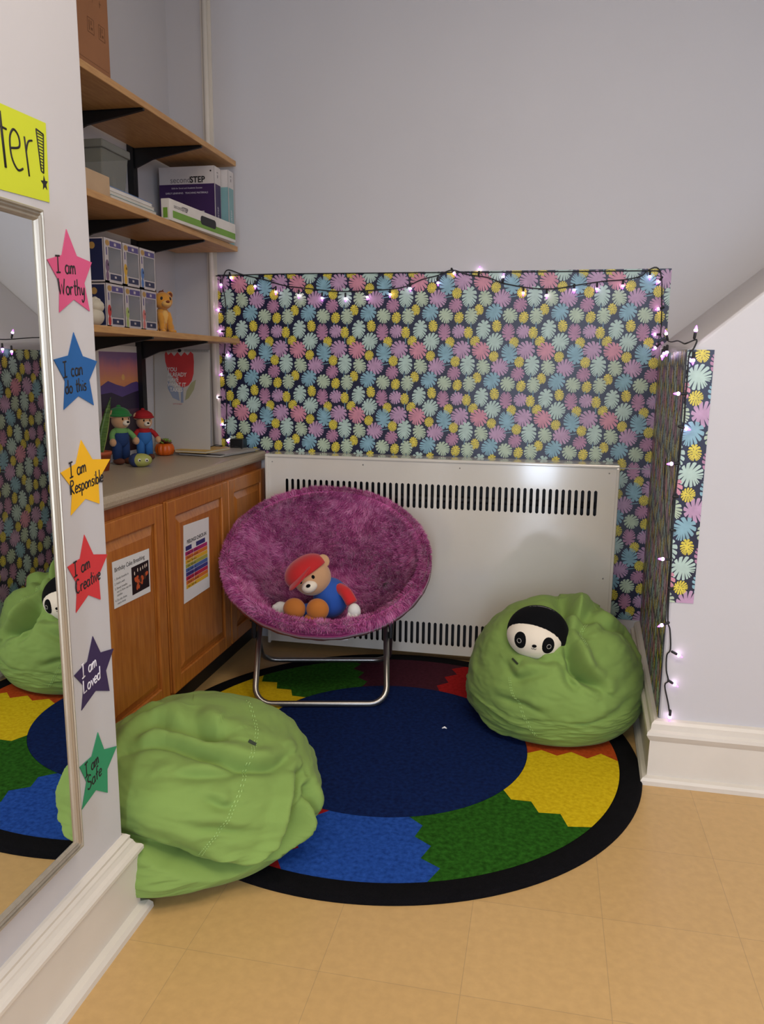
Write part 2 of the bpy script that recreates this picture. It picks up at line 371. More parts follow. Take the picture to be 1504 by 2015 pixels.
LM=['navy','leaf_sage','leaf_green','leaf_teal','leaf_mauve','leaf_rose','leaf_coral','leaf_yellow']
def clip(poly,W,H,x0=0,y0=0):
    for ax,val,sg in ((0,x0,1),(0,W,-1),(1,y0,1),(1,H,-1)):
        out=[]
        for i in range(len(poly)):
            a,c=poly[i],poly[(i+1)%len(poly)]; da,dc=sg*(a[ax]-val),sg*(c[ax]-val)
            if da>=0: out.append(a)
            if (da>=0)!=(dc>=0):
                t=da/(da-dc); out.append((a[0]+(c[0]-a[0])*t,a[1]+(c[1]-a[1])*t))
        poly=out
        if len(poly)<3: return []
    return poly
def paper(mb,o,u,v,W,H,ox,oy,pitch=.271,holes=None):
    """background sheet and leaves inside rectangle W x H; ox,oy shift the repeat"""
    mb.slab(rect(0,W,0,H),o,u,v,0.0002,.0006,0)
    k=pitch/540.; py=pitch*565/540
    tl=[]
    for (x,y,w_,h_,r,c,st) in TILE: tl.append(((x-620)*k,-(y-415)*k,w_*k*1.07,h_*k*1.07,math.radians(r),c,st))
    for j in range(-2,int(H/py)+3):
        for i in range(-2,int(W/pitch)+3):
            for q,(x,y,w_,h_,r,c,st) in enumerate(tl):
                cx,cy=ox+i*pitch+x, oy+j*py+y
                if cx<-.1 or cx>W+.1 or cy<-.1 or cy>H+.1: continue
                lay=.0010+.00004*q
                if st:
                    dx,dy=math.sin(r),-math.cos(r); e=h_*.5; p0=(cx+dx*e*.8,cy+dy*e*.8); p1=(cx+dx*(e+.022),cy+dy*(e+.022)); nx,ny=-dy*.0014,dx*.0014
                    pl=clip([(p0[0]-nx,p0[1]-ny),(p1[0]-nx,p1[1]-ny),(p1[0]+nx,p1[1]+ny),(p0[0]+nx,p0[1]+ny)],W,H)
                    if pl: mb.flat(pl,o,u,v,.00095,3)
                for c_,pl,ly in leaf_polys(cx,cy,w_,h_,r,c):
                    pl=clip(pl,W,H)
                    if pl: mb.flat(pl,o,u,v,lay+(.00002 if ly==2 else 0),LM.index(c_))
                if c=='leaf_yellow':
                    for a in range(7):
                        t=a*.9+q; rr=h_*.22*(1 if a%2 else .75); x_,y_=cx+math.cos(t)*rr,cy+math.sin(t)*rr
                        pl=clip(disc(x_,y_,.0036,.0009,6,t),W,H)
                        if pl: mb.flat(pl,o,u,v,lay+.00006,0)
b=MB()
paper(b,(.190,-.0012,.872),(1,0,0),(0,0,1),1.951,.806,.035,.175)
wp=b.build('wallpaper_sheet',LM); tag(wp,'wide dark navy leaf-print paper on the back wall above the radiator','wall paper')
b=MB(); paper(b,(1.975,-.0012,.21),(1,0,0),(0,0,1),.142,.658,.035-1.785+1.897,.175+.662-.291*3+.02)
tag(b.build('wallpaper_strip',LM),'narrow leaf-print paper strip right of the radiator in the corner','wall paper')
b=MB(); sd=Vector((2.065-2.117,-1.0,0)).normalized()
paper(b,(2.1155,-.002,.209),tuple(sd),(0,0,1),.998,1.128,.1,.1)
tag(b.build('wallpaper_sheet',LM),'leaf-print paper on the short side wall seen edge on behind the right bean bag','wall paper')
b=MB(); paper(b,(2.066,-1.0012,.585),(1,0,0),(0,0,1),.073,.752,-.105,.05,pitch=.271)
tag(b.build('wallpaper_strip',LM),'short leaf-print strip wrapped onto the white wall facing the viewer','wall paper')

# ------------------------------------------------------------------ radiator cover
def radiator():
    t=thing('radiator_cover','cream enamel radiator cover with two rows of vertical slots under the leaf paper','radiator',(1.22,-.065,0))
    x0,x1,z0,z1,Y=.476,1.968,.03,.884,-.13
    n=52; xa,xb=.564,1.891; p=(xb-xa)/(n-1); hw=.0066
    b=MB(); O=(0,Y,0); U=(1,0,0); V=(0,0,1); th=.004
    rows=[(.070,.174),(.682,.789)]
    zz=[z0,.070,.174,.682,.789,z1]
    for a,c in ((z0,.070),(.174,.682),(.789,z1)): b.slab(rect(x0,x1,a,c),O,U,V,-th,th)
    for a,c in rows:
        b.slab(rect(x0,xa-hw-.0008,a,c),O,U,V,-th,th); b.slab(rect(xb+hw+.0008,x1,a,c),O,U,V,-th,th)
        for i in range(n+1):
            xl=xa+(i-1)*p; xr=xa+i*p                # bar between slot i-1 and i, with the round slot ends cut into it
            q=[]
            L_=[(xl,c),(xl+hw*.7,c-hw*.35),(xl+hw,c-hw),(xl+hw,a+hw),(xl+hw*.7,a+hw*.35),(xl,a)]
            R_=[(xr,a),(xr-hw*.7,a+hw*.35),(xr-hw,a+hw),(xr-hw,c-hw),(xr-hw*.7,c-hw*.35),(xr,c)]
            if i==0: L_=[(xa-hw-.0008,c),(xa-hw-.0008,a)]
            if i==n: R_=[(xb+hw+.0008,a),(xb+hw+.0008,c)]
            b.slab(L_+R_,O,U,V,-th,th)
    b.build('front_panel','radiator_enamel',t)
    b=MB(); r=.011
    for q in (rect(x0-.012,x1+.012,z1-.001,z1+r),rect(x0-.012,x0+.001,z0-.01,z1),rect(x1-.001,x1+.012,z0-.01,z1)): b.slab(q,(0,Y-.006,0),U,V,-.02,.02)
    b.box(x0-.012,x1+.012,Y,-.002,z1+.004,z1+.012)
    b.box(x0-.012,x0-.002,Y,-.002,z0,z1+.004).box(x1+.002,x1+.012,Y,-.002,z0,z1+.004)
    b.build('casing','radiator_enamel',t,bevel=.003)
    MB().box(x0,x1,Y+.06,Y+.064,z0,z1).box(x0,x1,Y+.005,Y+.06,.30,.31).build('inner_back','dark_cavity',t)
    b=MB()
    for i in range(40): x=x0+.05+i*.036; b.box(x,x+.003,Y+.022,Y+.058,.5,.80)
    b.tube([(x0+.03,Y+.04,.72),(x1-.03,Y+.04,.72)],.014,10).tube([(x0+.03,Y+.04,.6),(x1-.03,Y+.04,.6)],.014,10)
    b.build('heating_fins','dark_cavity',t)
    for x,z in ((.497,.862),(.91,.862),(1.33,.862),(1.94,.862),(1.94,.42),(.497,.42)):
        MB().lathe([(.003,0),(.003,.0012),(.001,.0018)],(x,Y,z),rot=Matrix.Rotation(PI/2,3,'X'),n=8).build('screw','chair_metal',t)
radiator()

# ------------------------------------------------------------------ cabinets and worktop
def door_panel(t,y0,y1,z0,z1,x=.402):
    """frame and raised panel facing +X"""
    b=MB(); U=(0,1,0); V=(0,0,1); O=(x,0,0); fw=.058
    b.slab(rect(y0,y1,z0,z1),O,U,V,0,.008)
    for q in (rect(y0,y0+fw,z0,z1),rect(y1-fw,y1,z0,z1),rect(y0+fw,y1-fw,z1-fw,z1),rect(y0+fw,y1-fw,z0,z0+fw)): b.slab(q,O,U,V,.008,.011)
    o=b.build('door','cabinet_wood',t,bevel=.0035)
    a0,a1,c0,c1=y0+fw+.006,y1-fw-.006,z0+fw+.006,z1-fw-.006; i=.026
    vs=[(x+.008,a0,c0),(x+.008,a1,c0),(x+.008,a1,c1),(x+.008,a0,c1),(x+.017,a0+i,c0+i),(x+.017,a1-i,c0+i),(x+.017,a1-i,c1-i),(x+.017,a0+i,c1-i)]
    MB().add(vs,[(4,5,6,7),(0,1,5,4),(1,2,6,5),(2,3,7,6),(3,0,4,7)]).build('raised_panel','cabinet_wood',o)
    return o
def cabinet(y0,y1,doors,label):
    t=thing('base_cabinet',label,'cabinet',(.2,(y0+y1)/2,0))
    MB().box(.004,.402,y0+.0015,y1-.0015,.10,.853).build('body','cabinet_frame',t,bevel=.001)
    MB().box(.03,.352,y0+.0015,y1-.0015,0,.10).build('toe_kick','black_vinyl',t)
    for a,c in doors: door_panel(t,a,c,.118,.817)
cabinet(-1.932,-1.0,[(-1.90,-1.465),(-1.455,-1.016)],'oak base cabinet with raised panel doors nearest the mirror wall')
cabinet(-1.0,-.012,[(-.984,-.458),(-.448,-.020)],'oak base cabinet with raised panel doors nearest the radiator')
b=MB(); pr=[(.001,.853),(.410,.853),(.419,.856),(.424,.864),(.425,.876),(.422,.887),(.414,.8945),(.404,.896),(.001,.896)]
vs=[(x,y,z) for y in (-1.937,-.004) for x,z in pr]; n=len(pr)
b.add(vs,[tuple(range(n)),tuple(2*n-1-i for i in range(n))]+[(i,(i+1)%n+0,n+(i+1)%n,n+i)[::-1] for i in range(n)])
tag(b.build('worktop','laminate'),'beige speckled laminate worktop with rounded front edge over the oak cabinets','worktop')
WT=.896

# ------------------------------------------------------------------ shelves
Z1,Z2,Z3=2.1436,1.7914,1.3974
UPR=(-.37,-.83,-1.42)
for y,lab in zip(UPR,('slotted black shelf upright nearest the back wall behind the calendar','slotted black shelf upright in the middle of the alcove','slotted black shelf upright hidden nearest the mirror wall')):
    b=MB(); b.box(.001,.026,y-.017,y+.017,.90,2.30)
    for k in range(22): b.box(.0262,.0266,y-.003,y+.003,1.0+k*.058,1.03+k*.058)
    tag(b.build('shelf_upright','black_metal'),lab,'shelf upright','shelf uprights')
for z,nm,wh in ((Z1,'topmost','carrying the cardboard box'),(Z2,'middle','carrying binders and books'),(Z3,'lowest','carrying the boxed toy figures and lion cub')):
    t=thing('wall_shelf',f'{nm} light oak wall shelf {wh}','shelf',(.16,-1.0,z))
    MB().box(.028,.318,-1.935,-.034,z-.022,z).build('board','oak_shelf',t,bevel=.002)
    for y in UPR:
        b=MB(); pl=[(.027,z-.0225),(.312,z-.0225),(.312,z-.029),(.10,z-.066),(.027,z-.096)]
        vs=[(x,y+s,q) for s in (-.006,.006) for x,q in pl]; n=5
        b.add(vs,[tuple(range(n)),tuple(2*n-1-i for i in range(n))]+[(i,n+i,n+(i+1)%n,(i+1)%n) for i in range(n)])
        b.box(.027,.308,y-.011,y+.011,z-.0245,z-.0225)
        b.build('bracket','black_metal',t)
# ------------------------------------------------------------------ rug
def rug():
    cx,cy=1.193,-.952; zt=.012
    t=thing('round_rug','large round rug with navy centre, coloured zigzag segments and black border','rug',(cx,cy,0))
    def P(r,a): return (cx+r*math.cos(math.radians(a)),cy+r*math.sin(math.radians(a)))
    ri,ro,rb=.474,.768,.838
    O=(0,0,0);U=(1,0,0);V=(0,1,0)
    MB().slab([P(ri+.001,a) for a in range(0,360,3)],O,U,V,.001,zt-.001,0).build('centre_field','rug_navy',t)
    bnd=[3.2,39,77,112,145,182,-142,-101.5,-69.8,-32.3]
    cols=['rug_orange','rug_red','rug_shaded_plum','rug_green','rug_yellow','rug_orange','rug_red','rug_blue','rug_green','rug_yellow']
    def zig(a,flip):
        pts=[];n=6
        for i in range(n+1):
            f=i/n; r=ri+(ro-ri)*f; pts.append((r,a+(1.9 if (i%2)^flip else -1.5)))
        return pts
    Z=[zig(a,i%2) for i,a in enumerate(bnd)]
    for i in range(10):
        z0=Z[i]; z1=Z[(i+1)%10]; a0=bnd[i]; a1=bnd[(i+1)%10]
        while a1<a0: a1+=360
        off=a1-bnd[(i+1)%10]
        pts=[P(r,a) for r,a in z0]
        s=z0[-1][1]; e=z1[-1][1]+off
        pts+= [P(ro,s+(e-s)*k/14) for k in range(1,14)]
        pts+= [P(r,a) for r,a in z1[::-1]]
        s2=z1[0][1]+off; e2=z0[0][1]
        pts+= [P(ri,s2+(e2-s2)*k/14) for k in range(1,14)]
        MB().slab(pts,O,U,V,.001,zt-.001,0).build('segment',cols[i],t)
    b=MB(); prof=[(ro-.001,.001),(ro,zt),(ro+.006,zt+.002),(rb-.012,zt+.002),(rb-.003,zt-.002),(rb,.004),(rb,.0005)]; n=160
    vs=[(cx+r*math.cos(2*PI*i/n),cy+r*math.sin(2*PI*i/n),z) for i in range(n) for r,z in prof]; k=len(prof)
    b.add(vs,[(i*k+j,((i+1)%n)*k+j,((i+1)%n)*k+j+1,i*k+j+1) for i in range(n) for j in range(k-1)],0,True)
    b.build('border','rug_black',t)
    return t
rug()
b=MB(); b.tube([(1.365,-.822,.014),(1.373,-.816,.016),(1.381,-.820,.014)],[.002,.004,.002],6)
tag(b.build('paper_scrap','white_paper'),'tiny pale scrap lying on the navy centre of the rug','scrap')

# ------------------------------------------------------------------ bean bags
def sph_dirs(nu,nv):
    th=np.linspace(0,2*PI,nu,endpoint=False); ph=np.linspace(0,PI,nv+2)[1:-1]
    T,Pp=np.meshgrid(th,ph); D=np.stack([np.sin(Pp)*np.cos(T),np.sin(Pp)*np.sin(T),np.cos(Pp)],-1).reshape(-1,3)
    return np.vstack([D,[[0,0,1],[0,0,-1]]])
def bag_shape(D,spec):
    c,R,H,Zc,el,eu=spec['c'],spec['R'],spec['H'],spec['Zc'],spec['el'],.88
    z=D[:,2]; h=np.sqrt(np.clip(1-z*z,1e-9,1)); az=np.arctan2(D[:,1],D[:,0]); hr=np.where(z<0,h**el,h**eu)
    zz=np.where(z<0,Zc*(1+z),Zc+(H-Zc)*np.clip(z,0,1))
    nrm=D*np.array([1,1,1.1]); nrm/=np.linalg.norm(nrm,axis=1)[:,None]
    disp=np.zeros(len(D))
    for pts,depth,wid,ridge in spec['creases']:
        p=np.array([tuple(q) for q in catmull(pts,5)]) if len(pts)>2 else np.array(pts,float)
        p/=np.linalg.norm(p,axis=1)[:,None]; n=len(p)-1
        best=np.full(len(D),9.); sg=np.zeros(len(D)); tt=np.zeros(len(D))
        for i in range(n):
            a,b=p[i],p[i+1]; ab=b-a; t=np.clip(((D-a)@ab)/(ab@ab+1e-9),0,1); q=a+t[:,None]*ab; d=np.linalg.norm(D-q,axis=1)
            m=d<best; best=np.where(m,d,best); s_=np.sign((D-a)@np.cross(a,ab)); sg=np.where(m,s_,sg); tt=np.where(m,(i+t)/n,tt)
        fade=np.clip(np.sin(PI*np.clip(tt,.03,.97)),0,1)**.6
        v=-depth*np.exp(-(best/wid)**2)*fade + ridge*depth*np.exp(-((best*sg-2.0*wid)/(1.5*wid))**2)*fade
        disp+=v*1.35
    for d0,amp,wid in spec['lumps']:
        d0=np.array(d0,float); d0/=np.linalg.norm(d0); disp+=amp*np.exp(-((np.linalg.norm(D-d0,axis=1))/wid)**2)
    nz=np.array([noise.noise(Vector(d*2.1)+Vector(spec['seed']))*.6+noise.noise(Vector((d[0]*5,d[1]*5,d[2]*9))+Vector(spec['seed']))*.28+ (abs(noise.noise(Vector((d[0]*7,d[1]*7,d[2]*16))+Vector(spec['seed'])*2))-.2)*.22 for d in D])
    disp+=.020*nz*np.clip((zz-.01)/.06,0,1)
    W=np.stack([c[0]+R[0]*hr*np.cos(az),c[1]+R[1]*hr*np.sin(az),zz],1)+nrm*disp[:,None]
    W[:,2]=np.maximum(W[:,2],spec['floor'])
    return W
def bean_bag(spec,label):
    t=thing('bean_bag',label,'bean bag',(spec['c'][0],spec['c'][1],0))
    nu,nv=300,190; D=sph_dirs(nu,nv); W=bag_shape(D,spec); fs=[]
    for j in range(nv-1):
        for i in range(nu): fs.append((j*nu+i,(j+1)*nu+i,(j+1)*nu+(i+1)%nu,j*nu+(i+1)%nu))
    n=nu*nv
    for i in range(nu): fs.append((n,i,(i+1)%nu)); fs.append((n+1,(nv-1)*nu+(i+1)%nu,(nv-1)*nu+i))
    b=MB(); b.add(W.tolist(),fs,0,True); b.build('cover','bag_green',t)
    def on_bag(pts,k=8,lift=.0008):
        p=np.array([tuple(q) for q in catmull(pts,k)]); p/=np.linalg.norm(p,axis=1)[:,None]
        w=bag_shape(p,spec); cc=np.array([spec['c'][0],spec['c'][1],spec['Zc']]); o=w-cc; o/=np.linalg.norm(o,axis=1)[:,None]
        return w+o*lift
    for pts in spec['seams']:
        p=np.array(pts,float)
        for s in (-.011,.011):
            q=p+np.array([s,s*.3,0]); b=MB(); pp=on_bag(q,14)
            # broken stitches
            for i in range(0,len(pp)-2,2): b.tube([pp[i],pp[i+1]],.0011,5)
            b.build('seam_stitching','bag_thread',t)
    for pts in spec['tags']:
        pp=on_bag(pts,2,.002); a,c_=Vector(pp[0]),Vector(pp[-1]); m_=(c_-a).normalized(); up=Vector((0,0,1)); nn=(Vector((1.677,-3.449,1.28))-a).normalized(); vv=nn.cross(m_)
        MB().obox((a+c_)/2+nn*.003,(m_,vv,nn),((c_-a).length/2,.0045,.0008)).build('sewn_tag','bag_tag',t)
    return t
spR=dict(c=(1.748,-.615),R=(.318,.33),H=.452,Zc=.14,el=.3,seed=(1.3,2.2,.4),floor=.0145,
 creases=[([(-.50,-.40,.77),(-.42,-.60,.68),(-.27,-.70,.66),(-.16,-.78,.60),(-.04,-.78,.62),(.15,-.69,.71)],.020,.06,.5),
 ([(.10,-.62,.77),(.15,-.74,.64),(.20,-.82,.54),(.30,-.85,.44),(.48,-.82,.33)],.075,.055,.4),
 ([(.04,.14,.99),(.08,-.12,.99),(.23,-.24,.94),(.4,.11,.91)],.045,.08,.5),
 ([(.29,-.6,.75),(.24,-.43,.87),(.36,-.24,.9),(.54,-.28,.79)],.022,.07,.6),
 ([(-.54,-.69,.48),(-.42,-.83,.37),(-.27,-.87,.41),(-.08,-.87,.49)],.014,.05,.7),
 ([(.02,-.76,.65),(.10,-.84,.55),(.16,-.92,.41),(.26,-.91,.33)],.028,.06,.6),
 ([(-.79,-.34,-.51),(-.52,-.45,-.73),(-.33,-.53,-.79)],.018,.06,.5),
 ([(.01,-.03,1.0),(.01,-.33,.94),(.06,-.52,.85)],.030,.08,.5),
 ([(.36,-.42,.83),(.75,-.05,.66),(.88,-.2,.43)],.014,.06,.5),
 ([(-.9,-.3,-.05),(-.75,-.62,-.15),(-.5,-.8,-.3),(-.2,-.9,-.35)],.010,.05,.5),
 ([(-.6,-.75,.1),(-.3,-.93,.12),(-.1,-.98,.05)],.008,.035,.6),([(.2,-.95,-.1),(.5,-.8,0),(.75,-.6,.1)],.008,.05,.5)],
 lumps=[((-.17,-.52,.84),-.080,.28),((.55,-.45,.7),.022,.25),((.28,.1,.95),.018,.2),((-.2,-.95,.3),.014,.3)],
 seams=[[(-.48,-.8,.36),(-.43,-.88,.22),(-.31,-.95,.01),(-.15,-.85,-.5)],[(.30,-.30,.90),(.24,-.5,.83),(.27,-.66,.70)]],
 tags=[[(-.46,-.71,.55),(-.40,-.76,.52),(-.38,-.77,.50)]])
bean_bag(spR,'green fabric bean bag chair in the corner right of the radiator holding the panda')
spL=dict(c=(.785,-1.575),R=(.333,.335),H=.362,Zc=.12,el=.28,seed=(5.1,.7,3.4),floor=.0145,
 creases=[([(-.25,-.97,.28),(.02,-.98,.18),(.16,-.98,.08),(.28,-.96,-.02),(.43,-.85,-.24),(.60,-.66,-.42),(.78,-.50,-.36),(.93,-.36,-.04),(.95,-.25,.17),(.94,-.13,.3)],.070,.055,-.35),
 ([(.70,-.62,-.30),(.85,-.49,-.1),(.9,-.38,.2),(.9,-.24,.36),(.89,-.13,.44)],.045,.05,.6),
 ([(.77,-.31,-.5),(.96,-.19,-.22),(.98,-.14,.14),(.95,-.1,.28)],.040,.045,.6),
 ([(-.32,-.5,.81),(-.21,-.25,.95),(-.05,-.26,.96),(.2,-.29,.93),(.32,-.27,.91)],.022,.07,.6),
 ([(-.29,-.52,.81),(-.05,-.43,.9),(.29,-.47,.83),(.54,-.44,.72),(.73,-.29,.62),(.79,-.07,.61)],.026,.055,.6),
 ([(-.02,-.01,1.0),(.07,-.18,.98),(.24,-.28,.93),(.32,-.22,.92)],.020,.06,.5),
 ([(.13,-.68,.72),(.35,-.61,.7),(.56,-.47,.68)],.014,.05,.6),
 ([(.37,-.73,.57),(.5,-.72,.48),(.58,-.67,.47)],.012,.045,.6),
 ([(-.45,-.13,.88),(-.29,-.03,.96),(-.23,.09,.97)],.018,.07,.5),
 ([(.30,-.85,.35),(.5,-.78,.3),(.66,-.68,.2)],.008,.04,.6)],
 lumps=[((.97,-.10,.12),.030,.22),((.05,-.85,.6),.02,.4),((0,-.95,-.35),.03,.4),((.5,-.85,-.3),.0,.3),((-.15,-.04,.99),.012,.25)],
 seams=[[(.54,-.28,.79),(.58,-.44,.69),(.58,-.67,.47),(.53,-.79,.3),(.45,-.88,.14),(.42,-.91,.03)],[(.27,.29,.92),(.47,-.02,.88),(.56,-.27,.79)]],
 tags=[[(.49,-.22,.84),(.52,-.225,.82),(.55,-.23,.80)]])
bean_bag(spL,'green fabric bean bag chair slumped against the end of the mirror wall')

# ------------------------------------------------------------------ panda cushion in the right bag
mt('cover_grey','A8A29A',.5); mt('plush_cream','E9DCC6',.9,var=.02,sheen=.3); mt('plush_black','0D0D0F',.9,sheen=.02,spec=.1); mt('plush_white','DAD6CE',.9,sheen=.3)
def panda():
    c=Vector((1.676,-.797,.374)); t=thing('panda_plush','round black and cream panda plush tucked into the right green bean bag','plush toy',c)
    f=(Vector((1.677,-3.449,1.28))-c); f.z*=.45; f.normalize(); r=Vector((0,0,1)).cross(f).normalized(); u=f.cross(r)
    R=Matrix((r,f*-1,u)).transposed(); R=R@Matrix.Rotation(math.radians(7),3,'Y')
    MB().ell(c,(.098,.078,.078),R,0,36,24,lambda d:1-.05*max(0,d.z)).build('head','plush_cream',t)
    b=MB(); b.ell(c+R@Vector((.006,.016,.012)),(.106,.082,.094),R,0,40,26)
    b.build('hood','plush_black',t)
    b=MB(); pts=[c+R@Vector((.006+.100*math.cos(a),.004,.012+.090*math.sin(a))) for a in [math.radians(x) for x in range(28,153,5)]]
    b.tube(pts,.0032,8); b.build('hood_piping','plush_white',t)
    def dotpos(x,z): 
        y=-.078*math.sqrt(max(0,1-(x/.098)**2-(z/.078)**2)); return c+R@Vector((x,y,z)),(R@Vector((x/.098**2,y/.078**2,z/.078**2))).normalized()
    for sx in (-1,1):
        p,n=dotpos(.048*sx-.002,-.012); q=n.to_track_quat('Z','Y').to_matrix()
        o=MB().ell(p-n*.006,(.0235,.029,.010),q).build('eye_patch','plush_black',t)
        MB().tube([p+n*.0050+q@Vector((.0075*math.cos(a),.0075*math.sin(a),-.0004)) for a in [2*PI*i/20 for i in range(20)]],.0010,6,closed=True).build('eye_ring','cover_grey',o)
    p,n=dotpos(0,-.020); MB().ell(p,(.008,.005,.0055),n.to_track_quat('-Y','Z').to_matrix()).build('nose','plush_black',t)
    b=MB()
    for sx in(-1,1): b.tube([dotpos(.0+sx*k*.004,-.028-.004*math.sin(k/2*PI))[0] for k in (0,.5,1,1.5,2)],.0009,5)
    b.build('mouth','plush_black',t)
panda()

# ------------------------------------------------------------------ saucer chair
CH=Vector((.850,-.505,.548)); yw=math.radians(13); tl=math.radians(36)
CX=Vector((math.cos(yw),math.sin(yw),0)); CY=Vector((-math.sin(yw)*math.cos(tl),math.cos(yw)*math.cos(tl),math.sin(tl))); CN=CX.cross(CY)
RA,RB,DP=.390,.350,.215
def dish(u,v,inset=0):
    """u,v in the unit disc -> point on the padded bowl"""
    r=min(math.hypot(u,v),1.0); d=DP*(1-r**2.6); lump=.012*noise.noise(Vector((u*3,v*3,1.7)))+.006*noise.noise(Vector((u*7,v*7,4)))
    return CH+CX*(u*RA)+CY*(v*RB)-CN*(d+inset-lump*(1-r**6))
def saucer_chair():
    t=thing('saucer_chair','purple fur saucer chair on a folding grey tube frame in front of the radiator','chair',(CH.x,CH.y,0))
    # inner fur pad with a rolled rim
    nr,na=46,120; b=MB(); vs=[];fs=[]; prof=[]
    for i in range(nr+1):
        r=i/nr; prof.append((r*.96,'s'))
    vs.append(dish(0,0))
    def rimp(a,ph):
        e=Vector((math.cos(a),math.sin(a))); base=CH+CX*(e.x*RA*.985)+CY*(e.y*RB*.985)
        out=(CX*e.x+CY*e.y).normalized(); rr=.022+.004*noise.noise(Vector((e.x*3,e.y*3,2)))
        return base-CN*.010+out*(rr*math.cos(ph))+CN*(rr*math.sin(ph))
    rings=[]
    for i in range(1,nr+1):
        r=i/nr*.955; rings.append([dish(r*math.cos(2*PI*k/na),r*math.sin(2*PI*k/na)) for k in range(na)])
    for ph in (105,80,50,20,-5): rings.append([rimp(2*PI*k/na,math.radians(ph)) for k in range(na)])
    for rg in rings: vs+=rg
    for k in range(na): fs.append((0,1+k,1+(k+1)%na))
    for i in range(len(rings)-1):
        for k in range(na): a=1+i*na+k; c=1+i*na+(k+1)%na; fs.append((a,a+na,c+na,c))
    # fur: individual tapered strands rooted on the pad
    V=np.array([tuple(p) for p in vs]); F=[f for f in fs]; Q=np.array([f if len(f)==4 else (f[0],f[1],f[2],f[2]) for f in F])
    A_,B_,C_,D_=V[Q[:,0]],V[Q[:,1]],V[Q[:,2]],V[Q[:,3]]
    ar=np.linalg.norm(np.cross(C_-A_,D_-B_),axis=1)*.5+1e-9; nn=np.cross(C_-A_,D_-B_); bad=np.linalg.norm(nn,axis=1)<1e-9
    nn[bad]=np.cross(B_-A_,C_-A_)[bad]; nn/=np.linalg.norm(nn,axis=1)[:,None]
    N=FUR; idx=RNG.choice(len(Q),N,p=ar/ar.sum()); s=RNG.random((N,1)); q=RNG.random((N,1))
    root=(A_[idx]*(1-s)*(1-q)+B_[idx]*s*(1-q)+C_[idx]*s*q+D_[idx]*(1-s)*q); nor=nn[idx]
    # comb direction drifts slowly over the pad and falls downhill
    cmb=np.array([(noise.noise(Vector(p*5)+Vector((3,0,0))),noise.noise(Vector(p*5)+Vector((0,7,0))),noise.noise(Vector(p*5)+Vector((0,0,9)))) for p in root])
    cmb+=RNG.normal(0,.22,(N,3))+np.array([0,0,-.28]); cmb-=nor*np.sum(cmb*nor,1)[:,None]
    clump=np.array([noise.noise(Vector(p*38)) for p in root])[:,None]
    L_=(.023+.008*clump+RNG.normal(0,.002,(N,1)))
    mid=root+nor*L_*.45+cmb*L_*.35; tip=root+nor*L_*.72+cmb*L_*1.15
    side=np.cross(nor,cmb+RNG.normal(0,.3,(N,3))); side/=np.linalg.norm(side,axis=1)[:,None]+1e-9; w_=.0012
    P=np.stack([root-side*w_,root+side*w_,mid+side*w_*.75,mid-side*w_*.75,tip],1).reshape(-1,3)
    k=len(vs); inv=np.array(t.matrix_basis.inverted())
    allv=np.vstack([V,P]); allv=allv@inv[:3,:3].T+inv[:3,3]
    base=k+np.arange(N)*5
    me=bpy.data.meshes.new('fur_pad'); nb=len(fs)
    loops=[i for f in fs for i in f]; tot=[len(f) for f in fs]
    Lp=np.concatenate([np.array(loops),np.stack([base,base+1,base+2,base+3,base+3,base+2,base+4],1).ravel()]).astype(np.int32)
    Lt=np.concatenate([np.array(tot),np.tile([4,3],N)]).astype(np.int32); Ls=np.concatenate([[0],np.cumsum(Lt)[:-1]]).astype(np.int32)
    me.vertices.add(len(allv)); me.vertices.foreach_set('co',allv.astype(np.float32).ravel()); me.loops.add(len(Lp)); me.loops.foreach_set('vertex_index',Lp)
    me.polygons.add(len(Lt)); me.polygons.foreach_set('loop_start',Ls); me.polygons.foreach_set('loop_total',Lt); me.polygons.foreach_set('use_smooth',np.ones(len(Lt),bool))
    me.update(calc_edges=True); me.validate(); [me.materials.append(M[q_]) for q_ in ('fur','fur_light','fur_dark')]
    sm=np.clip(clump[:,0]*1.2+RNG.normal(0,.45,N),-1,1); mi=np.where(sm>.38,1,np.where(sm<-.42,2,0)); mi=np.concatenate([np.zeros(nb,int),np.repeat(mi,2)])
    if len(mi)==len(me.polygons): me.polygons.foreach_set('material_index',mi.astype(np.int32))
    o=bpy.data.objects.new('fur_pad',me); COL.objects.link(o); o.parent=t
    # satin underside
    b=MB(); vs=[CH-CN*(DP+.035)];fs=[]; rings=[]
    for i in range(1,15):
        r=i/14; rings.append([CH+CX*(r*1.03*RA*math.cos(2*PI*k/na))+CY*(r*1.03*RB*math.sin(2*PI*k/na))-CN*((DP+.02)*(1-r**2.6)+.022) for k in range(na)])
    rings.append([CH+CX*(1.078*RA*math.cos(2*PI*k/na))+CY*(1.085*RB*math.sin(2*PI*k/na))-CN*(.044+.003*math.sin(k*1.7)) for k in range(na)])
    rings.append([CH+CX*(1.068*RA*math.cos(2*PI*k/na))+CY*(1.075*RB*math.sin(2*PI*k/na))-CN*(.020+.003*math.sin(k*.9)) for k in range(na)])
    for rg in rings: vs+=rg
    for k in range(na): fs.append((0,1+(k+1)%na,1+k))
    for i in range(len(rings)-1):
        for k in range(na): a=1+i*na+k; c=1+i*na+(k+1)%na; fs.append((a,c,c+na,a+na))
    b.add(vs,fs,0,True).build('satin_shell','satin_pink',t)
    MB().tube([CH+CX*(RA*.99*math.cos(a))+CY*(RB*.99*math.sin(a))-CN*.030 for a in [2*PI*i/60 for i in range(60)]],.009,10,closed=True).build('hoop','chair_metal',t)
    # folding legs: a front U going up and back, a rear U crossing it
    FY=Vector((-math.sin(yw),math.cos(yw),0)); B0=Vector((CH.x-.012,CH.y,0))
